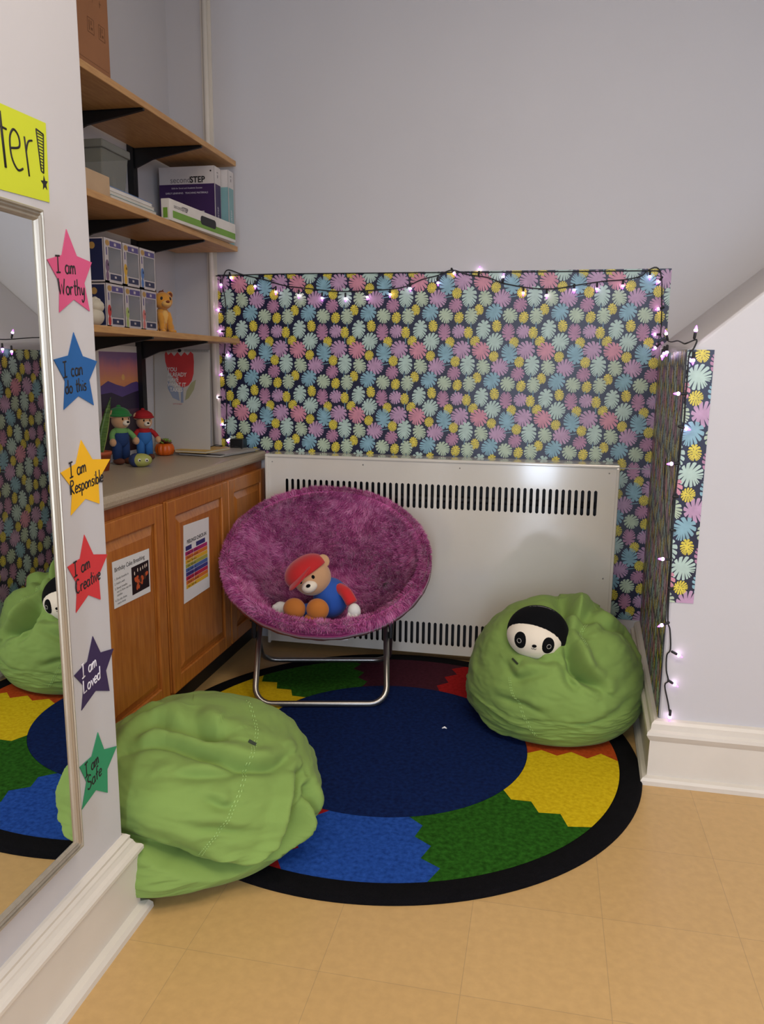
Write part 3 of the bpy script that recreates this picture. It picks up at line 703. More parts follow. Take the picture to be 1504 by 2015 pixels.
    def U(front,hw,y0,y1,z1,r=.011,rad=.065):
        pts=[]; zf=.0255
        L=[B0+CX*-hw+FY*y1+Vector((0,0,z1)),B0+CX*-hw+FY*y0+Vector((0,0,zf))]; Rr=[B0+CX*hw+FY*y0+Vector((0,0,zf)),B0+CX*hw+FY*y1+Vector((0,0,z1))]
        dl=(L[0]-L[1]).normalized()
        pts.append(L[0])
        for k in range(7):
            a=k/6*PI/2; pts.append(L[1]+dl*(rad*(1-math.sin(a)))+CX*(rad*(1-math.cos(a))))
        for k in range(7):
            a=k/6*PI/2; pts.append(Rr[0]+dl*(rad*(1-math.cos(a)))-CX*(rad*(1-math.sin(a))))
        pts.append(Rr[1]); return MB().tube(pts,r,12)
    U(1,.250,-.245,.06,.41,.0115).build('front_leg_loop','chair_metal',t)
    U(0,.272,.21,-.16,.40,.0105).build('rear_leg_loop','chair_metal',t)
    for s in(-1,1):
        p=B0+CX*(s*.268)+FY*-.085+Vector((0,0,.275))
        b=MB(); b.obox(p,(CX,Vector((0,0,1)),FY),(.008,.045,.014)).obox(p+Vector((0,0,.04)),(CX,Vector((0,0,1)),FY),(.014,.014,.02))
        b.build('hinge_bracket','black_plastic',t,bevel=.004)
    p=CH+CY*(-RB*.93)-CN*.058+CX*.04
    b=MB(); b.slab(rect(-.05,.05,-.036,.02),p,CX,(0,0,1),0,.0006); lb=b.build('care_label','white_paper',t)
    b=MB()
    for i in range(13): b.flat(rect(-.017+i*.0027,-.017+i*.0027+(.0008+.0007*(i%3)),-.024,-.004),p,CX,(0,0,1),.0008)
    b.build('barcode','ink',lb)
    return t
FUR=95000
saucer_chair()

# ------------------------------------------------------------------ plush toys
mt('cap_red','C4161A',.85,sheen=.3); mt('skin_plush','C99A70',.9,sheen=.3); mt('shoe_tan','B4691F',.85,sheen=.2); mt('denim_plush','1D4FA5',.85,sheen=.2); mt('hair_plush','4A2614',.9)
mt('cap_green','1F7A34',.85,sheen=.2); mt('shirt_green','6E9E58',.85); mt('shoe_brown','5B2E1B',.85); mt('denim_dark','173566',.85); mt('denim_light','2E6CB0',.85); mt('red_dark','A8141C',.85)
def seated_bear():
    """a teddy in a red cap, slumped to its left, legs towards the viewer"""
    c=Vector((.822,-.615,.462)); t=thing('teddy_plush','plush bear in red cap and blue romper slumped in the purple fur chair','plush toy',(.83,-.60,.36))
    f=Vector((.2,-.94,.12)).normalized(); r=Vector((0,0,1)).cross(f).normalized(); r=-r; r=f.cross(Vector((0,0,1))).normalized()*-1
    u=f.cross(r)*1.0
    if u.z<0: u=-u
    R=Matrix((r,-f,u)).transposed()@Matrix.Rotation(math.radians(-22),3,'Y')
    T=lambda x,y,z:c+R@Vector((x,y,z))
    h=MB().ell(c,(.066,.058,.062),R,0,32,20).build('head','skin_plush',t)
    # rounded bear ears
    for sx,zz in ((.058,.040),(-.064,.03)):
        MB().ell(T(sx,-.004,zz),(.021,.010,.024),R,0,18,12).build('ear','skin_plush',h)
    MB().ell(T(-.014,-.050,-.020),(.028,.024,.021),R,0,20,14).build('muzzle','plush_cream',h)
    MB().ell(T(-.014,-.074,-.014),(.008,.005,.006),R,0,14,10).build('nose','plush_black',h)
    for x in (-.036,.010): MB().ell(T(x,-.052*math.sqrt(1-(x/.07)**2)-.002,.006),(.0065,.006,.008),R,0,18,12).build('eye','plush_black',h)
    RC=R@Matrix.Rotation(math.radians(-14),3,'Y')
    cap=MB().ell(T(-.012,.004,.026),(.078,.070,.056),RC,0,32,18,lambda d:1+.10*max(0,-d.x)*max(0,d.z+.3),0,.56).build('cap','cap_red',t)
    MB().ell(T(-.034,-.050,.020),(.056,.040,.007),RC@Matrix.Rotation(math.radians(16),3,'X')@Matrix.Rotation(math.radians(-14),3,'Y'),0,28,12).build('brim','cap_red',cap)
    # body, sleeves, mittens
    bd=MB().ell((.880,-.585,.385),(.062,.058,.072),None,0,24,16).build('romper','denim_plush',t)
    b=MB(); b.tube(catmull([(.915,-.60,.425),(.945,-.625,.418),(.972,-.645,.388)],5),[.020]*5+[.021]*5+[.019],12); b.build('sleeve','cap_red',t)
    b=MB(); b.ell((.982,-.655,.362),(.023,.020,.030)); b.ell((.968,-.668,.348),(.009,.010,.016)).ell((.980,-.673,.342),(.009,.010,.016)).ell((.992,-.668,.346),(.009,.010,.016)); b.build('mitten','plush_white',t)
    b=MB(); b.ell((.722,-.655,.352),(.030,.022,.027),Matrix.Rotation(.5,3,'Y')); b.ell((.706,-.672,.360),(.014,.012,.014)).ell((.710,-.676,.340),(.014,.012,.014)); b.build('mitten','plush_white',t)
    # legs and shoes with the soles towards the viewer
    for x,z in ((.786,.362),(.868,.366)):
        b=MB(); b.tube([(.84,-.60,z-.012),(x,-.665,z-.012)],.024,12); b.build('leg','denim_plush',t)
        b=MB(); b.ell((x,-.708,z+.012),(.039,.030,.038),None,0,24,16); b.ell((x-.008,-.706,z-.024),(.040,.032,.022),Matrix.Rotation(.12,3,'Y'),0,24,14)
        b.build('shoe','shoe_tan',t)
    return t
sb=seated_bear(); sb.scale=(1.10,1.10,1.10); sb.location=(.838,-.615,.372)

def standing_bear(x,y,rz,hs,cap,shirt,pants,shoe,label,hz=.215):
    t=thing('teddy_plush',label,'plush toy',(x,y,WT),rz); s=hz/.215
    R=Matrix.Rotation(rz,3,'Z'); O=Vector((x,y,WT)); T=lambda a,b_,c:O+R@(Vector((a,b_,c))*s)
    # faces +X in its own frame
    for sy in (-1,1):
        MB().tube([T(0,sy*.018,.02),T(0,sy*.018,.065),T(0,sy*.014,.09)],[.017*s,.018*s,.020*s],12).build('leg',pants,t)
        MB().ell(T(.010,sy*.020,.0125),(.028*s,.016*s,.0125*s),R,0,16,10).build('shoe',shoe,t)
        MB().tube(catmull([T(0,sy*.026,.125),T(.006,sy*.042,.112),T(.018,sy*.050,.095)],3),.010*s,10).build('sleeve',shirt,t)
        MB().ell(T(.022,sy*.052,.085),(.013*s,.012*s,.015*s),R,0,14,10).build('paw','skin_plush',t)
    MB().ell(T(0,0,.098),(.028*s,.033*s,.038*s),R,0,20,14).build('romper',pants,t)
    MB().ell(T(0,0,.122),(.025*s,.029*s,.020*s),R,0,18,12).build('shirt',shirt,t)
    h=MB().ell(T(.004,0,.162),(.033*s,.034*s,.032*s),R,0,22,16).build('head','skin_plush',t)
    MB().ell(T(.034,0,.155),(.013*s,.014*s,.011*s),R,0,14,10).build('muzzle','plush_cream',h)
    MB().ell(T(.046,0,.158),(.004*s,.006*s,.004*s),R,0,10,8).build('nose','plush_black',h)
    for sy in (-1,1):
        MB().ell(T(-.002,sy*.031,.186),(.008*s,.014*s,.015*s),R,0,14,10).build('ear','skin_plush',h)
        MB().ell(T(.032,sy*.012,.168),(.003*s,.004*s,.006*s),R,0,10,8).build('eye','plush_black',h)
    c=MB().ell(T(-.002,0,.184),(.038*s,.040*s,.028*s),R,0,22,14,None,0,.58).build('cap',cap,t)
    MB().tube([T(.0385*math.cos(q),.0400*math.sin(q),.1815) for q in [2*PI*i/24 for i in range(24)]],.0045*s,8,closed=True).build('brim',cap,c)
    MB().ell(T(-.004,0,.212),(.009*s,.009*s,.008*s),R,0,12,8).build('pompom',cap,c)
    return t
standing_bear(.062,-.645,math.radians(-22),1,'cap_green','shirt_green','denim_dark','shoe_brown','small plush bear in green bobble hat and dark blue romper on the worktop',.225)
standing_bear(.072,-.478,math.radians(-38),1,'red_dark','red_dark','denim_light','shoe_brown','small plush bear in red bobble hat and blue romper on the worktop',.205)
mt('toy_green','A5A85A',.6); mt('toy_navy','26345E',.6)
def bean_toy():
    c=Vector((.178,-.705,WT+.026)); t=thing('round_toy','small rounded green and blue toy lying in front of the little bears','toy',(c.x,c.y,WT))
    R=Matrix.Rotation(math.radians(28),3,'Z')
    MB().ell(c,(.040,.030,.0255),R,0,24,16).build('body','toy_green',t)
    MB().ell(c+R@Vector((-.020,.006,-.0005)),(.027,.030,.0262),R,0,24,16).build('blue_back','toy_navy',t)
    for a in (-.012,.014):
        p=c+R@Vector((a+.006,-.0265,.002)); e=MB().ell(p,(.007,.004,.007),R,0,14,10).build('eye_white','plush_white',t)
        MB().ell(p+R@Vector((.001,-.0035,-.0005)),(.003,.002,.003),R,0,10,8).build('pupil','plush_black',e)
bean_toy()
mt('pumpkin','CF5C12',.4,var=.06); mt('pot_clay','A84E2A',.6); mt('succulent','7E9A3A',.5,var=.15,vscale=60); mt('succulent_red','6B3A2A',.5); mt('leaf_dark','2F4A20',.4,stretch=(1,1,12),vscale=20,dark='5B7A35'); mt('leaf_edge','A9B46A',.5)
def pumpkin_pot():
    x,y=.078,-.318; t=thing('pumpkin_planter','orange pumpkin-shaped pot with a small succulent beside the calendar','planter',(x,y,WT))
    b=MB(); vs=[];fs=[];n=72;prof=[(.02,0),(.034,.004),(.041,.018),(.041,.034),(.034,.048),(.024,.052),(.020,.046)]
    for r,z in prof:
        for i in range(n): a=2*PI*i/n; k=1-.10*abs(math.cos(a*4.5))**6; vs.append((x+r*k*math.cos(a),y+r*k*math.sin(a),WT+.0005+z))
    for j in range(len(prof)-1):
        for i in range(n): fs.append((j*n+i,j*n+(i+1)%n,(j+1)*n+(i+1)%n,(j+1)*n+i))
    fs+= [tuple(range(n-1,-1,-1)),tuple((len(prof)-1)*n+i for i in range(n))]
    b.add(vs,fs,0,True).build('pot','pumpkin',t)
    b=MB(); r=random.Random(3)
    for i in range(22):
        a=i*2.4; el=.25+.9*(i/22); L_=.030-.010*(i/22); d=Vector((math.cos(a)*math.cos(el),math.sin(a)*math.cos(el),math.sin(el))); p=Vector((x,y,WT+.048))+d*.008
        b.tube([p,p+d*L_*.5,p+d*L_*.85,p+d*L_],[.003,.006,.0045,.0008],6,m=1 if i%5==0 else 0,flat=.6)
    b.build('succulent',['succulent','succulent_red'],t)
pumpkin_pot()
def snake_plant():
    x,y=.09,-.845; t=thing('potted_plant','potted plant with one tall striped leaf in a clay pot beside the mirror wall','plant',(x,y,WT))
    MB().lathe([(.030,0),(.040,.058),(.043,.058),(.043,.070),(.036,.070),(.034,.060)],(x,y,WT+.0005)).build('pot','pot_clay',t)
    for dx,dy,h,w_,ax in ((.028,.030,.215,.020,.16),(-.02,-.01,.16,.016,-.1)):
        b=MB(); vs=[];n=10
        for i in range(n+1):
            f=i/n; wv=w_*math.sin(PI*min(1,.18+f*.82))**.8*(1 if f<1 else .05); z=WT+.05+h*f; cx=x+dx*f; cy=y+dy*f+ax*.1*f*f
            for s,mm in ((-1,0),(-.8,0),(.8,0),(1,0)): vs.append((cx+s*wv*.35,cy+s*wv,z)); 
            for s in (1,-1): vs.append((cx+.002,cy+s*wv*.5,z))
        k=6
        fs=[];ms=[]
        for i in range(n):
            for j,m_ in ((0,1),(1,0),(2,1)): b.f.append((i*k+j,i*k+j+1,(i+1)*k+j+1,(i+1)*k+j)); b.m.append(m_); b.s.append(True)
            b.f.append((i*k+3,i*k+4,(i+1)*k+4,(i+1)*k+3)); b.m.append(0); b.s.append(True)
            b.f.append((i*k+4,i*k+5,(i+1)*k+5,(i+1)*k+4)); b.m.append(0); b.s.append(True)
            b.f.append((i*k+5,i*k+0,(i+1)*k+0,(i+1)*k+5)); b.m.append(0); b.s.append(True)
        b.v=vs; b.build('leaf',['leaf_dark','leaf_edge'],t)
snake_plant()

# ------------------------------------------------------------------ worktop papers and calendar
def grad_mat():
    m=bpy.data.materials.new('sunset_print'); m.use_nodes=True; nt=m.node_tree; L=nt.links.new; b=nt.nodes['Principled BSDF']
    tc=nt.nodes.new('ShaderNodeTexCoord'); sp=nt.nodes.new('ShaderNodeSeparateXYZ'); L(tc.outputs['Generated'],sp.inputs[0])
    n=nt.nodes.new('ShaderNodeTexNoise'); n.inputs['Scale'].default_value=5; L(tc.outputs['Generated'],n.inputs[0])
    ma=nt.nodes.new('ShaderNodeMath'); ma.operation='MULTIPLY_ADD'; ma.inputs[1].default_value=.10; L(n.outputs[0],ma.inputs[0]); L(sp.outputs['Z'],ma.inputs[2])
    r=nt.nodes.new('ShaderNodeValToRGB'); el=r.color_ramp.elements
    for i,(p,c) in enumerate([(.08,'1B1226'),(.40,'40203A'),(.60,'6E3A52'),(.66,'D07A56'),(.76,'E79A62'),(.90,'D38486'),(1.04,'8E6F9C')]):
        e=el[i] if i<2 else el.new(min(p,1)); e.position=min(p,1); e.color=(*lin(c),1)
    L(ma.outputs[0],r.inputs[0]); L(r.outputs[0],b.inputs['Base Color']); b.inputs['Roughness'].default_value=.35; M['sunset']=m
grad_mat()
mt('mountain_far','5B4488',.4); mt('mountain_near','2A1A3C',.4); mt('sun_print','F4C070',.4)
def sunset_print():
    t=thing('sunset_poster','unframed sunset mountain print with white margin standing behind the little bears','poster',(.004,-.5,WT))
    U=(0,1,0);V=(0,0,1)
    MB().slab(rect(-.70,-.312,WT+.001,1.352),(.003,0,0),U,V,0,.002).build('sheet','white_paper',t)
    b=MB(); b.slab(rect(-.675,-.372,.93,1.327),(.003,0,0),U,V,.0021,.0004); im=b.build('printed_picture','sunset',t)
    b=MB(); b.flat([(-.675,1.195),(-.62,1.215),(-.56,1.20),(-.50,1.19),(-.44,1.205),(-.40,1.21),(-.372,1.20),(-.372,1.14),(-.675,1.14)],(.003,0,0),U,V,.0028,0)
    b.flat([(-.675,1.165),(-.60,1.17),(-.52,1.15),(-.44,1.165),(-.372,1.175),(-.372,1.10),(-.675,1.10)],(.003,0,0),U,V,.0030,1)
    b.flat(disc(-.505,1.228,.012,.012),(.003,0,0),U,V,.0027,2)
    b.build('mountains',['mountain_far','mountain_near','sun_print'],im)
sunset_print()
mt('tulip_red','C23A3A',.5); mt('calendar_paper','B9B4AC',.5,var=.01); mt('stem_blue','8893A6',.5); mt('leaf_olive','9A9B76',.5); mt('white_print','D9D4CC',.5); mt('rose_ink','B06A6A',.6)
def calendar():
    O=Vector((.007,-.262,WT+.018)); U=Vector((1,-.02,0)).normalized(); V=Vector((0,.055,1)).normalized(); W_,H_=.258,.428
    t=thing('wall_calendar','spiral-bound calendar with a red tulip leaning in the alcove corner','calendar',(.13,-.2,WT))
    MB().slab(rect(-.006,W_-.004,-.004,H_-.004),O,U,V,-.006,.003).build('backing_board','laminate',t)
    MB().slab(rect(0,W_,0,H_),O,U,V,-.002,.0025).build('page','calendar_paper',t)
    b=MB(); n=U.cross(V).normalized()
    for i in range(42):
        if 19<=i<=22: continue
        c=O+U*(.006+i*.006)+V*(H_-.003); b.tube([c+V*(.005*math.cos(a))+n*(.005*math.sin(a)+.0003) for a in [2*PI*k/8 for k in range(8)]],.0007,4,closed=True)
    b.build('spiral_binding','black_metal',t)
    MB().flat(disc(W_/2-.01,H_-.002,.009,.007),O,U,V,.0008).build('hanger_notch','black_metal',t)
    tul=[(.050,.410),(.056,.422),(.066,.407),(.080,.418),(.094,.402),(.110,.420),(.126,.402),(.142,.420),(.157,.406),(.170,.422),(.183,.412),(.186,.38),(.184,.33),(.175,.30),(.160,.280),(.138,.270),(.118,.276),(.100,.296),(.080,.32),(.062,.345),(.052,.38)]
    b=MB(); b.flat(tul[::-1],O,U,V,.0009,0).flat(rect(.123,.135,.205,.272),O,U,V,.0007,1)
    b.flat([(.142,.215),(.160,.225),(.185,.262),(.195,.305),(.172,.290),(.150,.255)],O,U,V,.0007,2)
    b.flat([(.118,.212),(.112,.250),(.085,.275),(.062,.300),(.062,.265),(.085,.225)],O,U,V,.0007,1)
    im=b.build('tulip_print',['tulip_red','stem_blue','leaf_olive'],t)
    b=MB()
    for k,(s,x) in enumerate((('YOU',.062),('ALREADY',.062),('HAVE',.062),('WHAT IT',.062),('TAKES',.072))): print_text(b,s,O+U*x+V*(.338-.0215*k),U,V,.024,.0012,0,xs=.86,bold=.0006)
    b.build('printed_words','white_print',t)
    b=MB(); print_text(b,'SEPTEMBER',O+U*.085+V*.196,U,V,.009,.0010,0); b.build('month_name','rose_ink',t)
calendar()
mt('cover_yellow','C9A24A',.5); mt('cover_pale','C8BFA6',.5); mt('page_white','CFC8BC',.6)
def flat_book(name,label,cat,c,rz,w_,d,h,z,m_top,m_page,group=None):
    t=thing(name,label,cat,(c[0],c[1],z),rz,group)
    def g(x0,x1,y0,y1,z0,z1,m,nm,bev=0):
        b=MB(); b.box(x0,x1,y0,y1,z0,z1); R=t.matrix_basis.to_3x3(); b.v=[tuple(t.matrix_basis.translation+R@Vector(p)) for p in b.v]; return b.build(nm,m,t,bevel=bev)
    e=.0012
    g(-w_/2,w_/2,-d/2,d/2,0,e,m_top,'back_cover'); g(-w_/2,w_/2,-d/2,d/2,h-e,h,m_top,'front_cover')
    g(-w_/2+.002,w_/2-.002,-d/2+.002,d/2-.001,e,h-e,m_page,'pages')
    return t
mt('cover_dark','241C1E',.5); mt('cover_grey','A8A29A',.5)
flat_book('notebook','flat dark-edged notebook lowest in the pile beside the calendar','notebook',(.262,-.178),math.radians(-12),.215,.275,.009,WT+.0006,'cover_dark','page_white')
flat_book('notebook','thin pale magazine lying over the dark notebook at the worktop end','notebook',(.292,-.165),math.radians(-14),.19,.26,.004,WT+.0102,'cover_grey','page_white')
flat_book('book','thin yellow paperback on top of the pile nearest the pumpkin planter','book',(.212,-.225),math.radians(-8),.155,.20,.010,WT+.0148,'cover_yellow','cover_pale')
b=MB(); b.tube(catmull([(.225,-.20,.9235),(.240,-.17,.928),(.258,-.185,.934),(.275,-.16,.928),(.262,-.14,.9235),(.24,-.155,.925)],5),.0016,6)
b.tube(catmull([(.275,-.12,.914),(.293,-.10,.921),(.313,-.118,.924),(.34,-.10,.914),(.352,-.12,.9125)],5),.0016,6)
tag(b.build('reading_glasses','black_metal'),'thin black wire-frame piece lying on the books at the worktop end','glasses')
t=thing('black_box','small black box standing on the worktop against the leaf paper','box',(.302,-.04,WT))
MB().box(.270,.335,-.062,-.014,WT+.0005,.950).build('case','black_plastic',t,bevel=.003); MB().box(.2765,.3285,-.0635,-.062,.902,.943).build('front_plate','black_vinyl',t,bevel=.0006)

# ------------------------------------------------------------------ papers taped on the cabinet doors
PC={}
for n_,c_ in dict(p_mag='B02A6C',p_oran='D9742C',p_yel='E0B030',p_olive='A8A84A',p_blue='4A6AA8',p_ind='3E3E86',p_red='B82A4A',p_navy='2E3470',cake='C8562A',photo_dark='140C10',flame='F0DCC8').items(): mt(n_,c_,.55,var=.03)
def door_sheet(name,label,q,extra):
    """q: sheet corners as (y,z) bottom-left, bottom-right, top-right, top-left"""
    O=(.4198,0,0);U=(0,1,0);V=(0,0,1)
    t=thing(name,label,'paper',(.42,q[0][0],q[0][1])); MB().slab(q,O,U,V,0,.0008).build('sheet','white_paper',t); extra(t,O,U,V)
def cake(t,O,U,V):
    b=MB(); print_text(b,'Birthday Cake Breathing',Vector((.4198,-1.342,.660)),U,V,.0195,.0011,xs=.96,bold=.0002)
    for s,z in (('1. Slowly breathe in',.634),('2. Hold a wish',.619),('3. Slowly breathe',.604),('    out to blow out the',.593),('    candles',.582),('4. Do this three',.567),('    more times',.556)): print_text(b,s,Vector((.4198,-1.345,z)),U,V,.0105,.0011)
    b.build('printed_words','ink',t)
    b=MB(); b.slab(rect(-1.243,-1.133,.560,.650),O,U,V,.0009,.0003,0)
    for y,z in ((-1.225,.627),(-1.205,.634),(-1.187,.632),(-1.172,.634),(-1.158,.635),(-1.147,.636)): b.flat(disc(y,z,.0028,.0065,10),O,U,V,.0014,2)
    for i in range(14): r_=random.Random(i); b.flat(disc(-1.19+r_.uniform(-.04,.045),.59+r_.uniform(-.014,.02),.011,.007,10,r_.uniform(0,3)),O,U,V,.0013+.00001*i,1 if i%3 else 3)
    b.build('cake_photo',['photo_dark','cake','flame','hair_plush'],t)
door_sheet('paper_sheet','white sheet with a candle cake photo taped to the nearer oak door',[(-1.352,.548),(-1.127,.540),(-1.125,.686),(-1.352,.694)],cake)
def feel(t,O,U,V):
    b=MB(); print_text(b,'FEELINGS CHECK-IN',Vector((.4198,-.846,.640)),U,V,.0185,.0011,xs=1.0,bold=.0005); 
    cols=['p_mag','p_oran','p_yel','p_olive','p_blue','p_ind','p_red','p_oran','p_yel']
    words=('Happy   I feel so good','Excited   I can not wait','Proud   Thumbs up','Calm   All settled','Sad   I need a hug','Tired   I need a rest','Angry   I need space','Worried   Can we talk','Hurt   Need help')
    for i,s in enumerate(words): print_text(b,s,Vector((.4198,-.848,.6015-i*.0155)),U,V,.0098,.0016)
    b.build('printed_words','ink',t)
    b=MB()
    for i,c_ in enumerate(cols): z=.612-i*.0155; b.flat(rect(-.862,-.795,z-.0145,z),O,U,V,.0010,i+1).flat(rect(-.793,-.672,z-.0145,z),O,U,V,.0010,i+1)
    b.flat(rect(-.858,-.808,.615,.632),O,U,V,.0010,0).flat(rect(-.770,-.690,.615,.632),O,U,V,.0010,0)
    b.build('coloured_table',['p_navy']+cols,t)
door_sheet('paper_sheet','white sheet with rainbow feelings table taped to the middle oak door',[(-.885,.425),(-.660,.427),(-.650,.704),(-.868,.712)],feel)

# ------------------------------------------------------------------ things on the upper shelves
mt('cardboard','936340',.8,var=.04,vscale=6); mt('cardboard_ink','6B4426',.8); mt('tub_plastic','7C7D72',.25,alpha=.6,var=.1,vscale=3); mt('tub_lid','6A6B63',.3,alpha=.85); mt('binder_purple','3B2152',.45); mt('binder_white','CFC8C4',.45); mt('binder_teal','7FA7A8',.45); mt('box_white','D8D2CA',.5); mt('box_green','6E9A34',.5); mt('text_grey','6C666A',.5); mt('white_ink2','E4DEE4',.5); mt('cover_blue','5D86C0',.5); mt('beige_card','B89C7C',.7)
t=thing('cardboard_box','brown cardboard shipping carton on the topmost shelf','box',(.17,-1.25,Z1))
MB().box(.035,.300,-1.50,-1.010,Z1+.0005,2.60).build('carton','cardboard',t,bevel=.003)
b=MB(); O=(.3003,0,0);U=(0,1,0);V=(0,0,1)
b.flat(rect(-1.49,-1.02,2.165,2.1665),O,U,V,0); b.flat(rect(-1.49,-1.02,2.40,2.4013),O,U,V,0)
for x in (-1.13,-1.07):
    for q in (rect(x,x+.035,2.245,2.2465),rect(x,x+.035,2.285,2.2865),rect(x,x+.0015,2.245,2.286),rect(x+.0335,x+.035,2.245,2.286),rect(x+.008,x+.012,2.252,2.28),rect(x+.018,x+.027,2.255,2.262),rect(x+.018,x+.022,2.268,2.28)): b.flat(q,O,U,V,.0002)
for x in (-1.14,-1.125,-1.10,-1.06): b.flat(rect(x,x+.010,2.345,2.347),O,U,V,.0002).flat(rect(x+.002,x+.004,2.335,2.355),O,U,V,.0002)
b.build('printed_marks','cardboard_ink',t)
t=thing('storage_tub','smoky clear plastic tub with lid on the middle shelf','storage box',(.14,-.88,1.84))
b=MB(); x0,x1,y0,y1=.03,.245,-.990,-.825; zb,zt=1.838,1.962
vs=[(x0+.012,y0+.010,zb),(x1-.012,y0+.010,zb),(x1-.012,y1-.010,zb),(x0+.012,y1-.010,zb),(x0,y0,zt),(x1,y0,zt),(x1,y1,zt),(x0,y1,zt)]
b.add(vs,[(3,2,1,0),(0,1,5,4),(1,2,6,5),(2,3,7,6),(3,0,4,7)]).build('tub','tub_plastic',t,bevel=.004)
MB().box(x0-.006,x1+.006,y0-.006,y1+.006,zt,zt+.026).build('lid','tub_lid',t,bevel=.004)
b=MB(); r_=random.Random(4)
for i in range(9): x=r_.uniform(.06,.2); y=r_.uniform(-.95,-.84); b.box(x-.02,x+.02,y-.012,y+.012,zb+.003,zb+r_.uniform(.03,.07))
b.build('contents','cover_grey',t)
t=thing('card_tray','shallow beige card box under the plastic tub on the middle shelf','box',(.16,-1.2,Z2))
MB().box(.03,.300,-1.42,-1.048,Z2+.0005,1.856).build('tray','beige_card',t,bevel=.002)
for i,(z,h,c1,c2,lb) in enumerate(((Z2+.0006,.016,'binder_teal','page_white','teal-edged thin book at the bottom of the pile on the middle shelf'),(Z2+.0172,.013,'box_white','page_white','white paperback in the middle of the pile on the middle shelf'),(Z2+.0308,.014,'cover_blue','box_white','blue-spined book on top of the pile on the middle shelf'))):
    flat_book('book',lb,'book',(.168,-.890),0,.262-.012*i,.300-.006*i,h,z,c1,c2)
t=thing('flat_carton','long low white and green printed carton along the middle shelf edge','box',(.29,-.37,Z2))
FL,FR=Vector((.320,-.682,0)),Vector((.350,-.135,0)); CU=(FR-FL).normalized(); CVn=Vector((-CU.y,CU.x,0)); CL=(FR-FL).length
q=[FL,FR,FR+CVn*.034,FL+CVn*.034]
b=MB(); b.add([(p.x,p.y,z) for z in (Z2+.0006,1.866) for p in q],[(0,1,2,3)[::-1],(4,5,6,7),(0,1,5,4),(1,2,6,5),(2,3,7,6),(3,0,4,7)]); b.build('carton','box_white',t,bevel=.0015)
V=(0,0,1); b=MB(); b.flat(rect(.022,CL-.004,1.803,1.828),FL,CU,V,.0004,0)
b.slab(rrect(.235,.365,1.816,1.849,.014),FL,CU,V,.0006,.0003,1)  # handle hole painted as a dark patch for the shade inside
b.flat(rect(.008,.026,1.80,1.835),FL+CVn*.034,-CVn,V,.0004,0)
b.build('green_band_and_handle_hole',['box_green','black_vinyl'],t)
b=MB(); print_text(b,'second',FL+CU*.030+Vector((0,0,1.838)),CU,V,.021,.0008); print_text(b,'STEP',FL+CU*.092+Vector((0,0,1.838)),CU,V,.021,.0008,bold=.0008); b.build('printed_words','text_grey',t)
def binder(y0,y1,x1,label,col,front):
    t=thing('ring_binder',label,'binder',(.15,(y0+y1)/2,Z2)); x0=.036; zt=2.092; zs=2.022; z0=Z2+.0005
    MB().box(x0,x1-.002,y0+.002,y1-.002,z0+.003,zt-.004).build('paper_block','page_white',t)
    b=MB()
    b.box(x0,x1,y0,y0+.002,z0,zt,0).box(x0,x1,y1-.002,y1,z0,zt,0).box(x1-.002,x1,y0,y1,z0,zt,0)
    cv=b.build('cover','binder_white',t,bevel=.0008)
    b=MB(); O=(0,y0,0);U=(1,0,0);V=(0,0,1); b.flat(rect(x0,x1-.001,z0,zs),O,U,V,.0003,0)
    S=(x1,0,0);SU=(0,1,0); b.flat(rect(y0+.006,y1-.004,z0,zs),S,SU,V,.0003,0)
    b.build('colour_field',col,cv)
    b=MB()
    if front:
        print_text(b,'second',Vector((x0+.050,y0,zs+.006)),U,V,.034,.0006,1,xs=.95); print_text(b,'STEP',Vector((x0+.139,y0,zs+.006)),U,V,.034,.0006,0,xs=.95,bold=.001)
        print_text(b,'Skills for Social and Academic Success',Vector((x0+.055,y0,zs-.018)),U,V,.009,.0006,2); print_text(b,'EARLY LEARNING   TEACHING MATERIALS',Vector((x0+.028,y0,zs-.038)),U,V,.010,.0006,2)
        b.flat(rect(x0+.07,x0+.20,1.83,1.915),O,U,V,.0006,3)
        b.flat(disc(x1-.016,zt-.020,.0035),O,U,V,.0006,0)
    yc=(y0+y1)/2
    b.flat(rect(yc-.008,yc+.006,zt-.024,zt-.021),S,SU,V,.0006,1); b.flat(rect(yc-.003,yc+.003,zt-.044,zt-.032),S,SU,V,.0006,1)
    print_text(b,'secondSTEP',Vector((x1,yc+.006,1.845)),(0,0,1),(0,-1,0),.018,.0006,2)
    b.build('printed_words',['ink','text_grey','white_ink2','binder_white'],cv)
binder(-.190,-.125,.284,'purple and white ring binder with printed cover on the middle shelf','binder_purple',True)
binder(-.112,-.052,.312,'teal and white ring binder behind the purple one on the middle shelf','binder_teal',False)

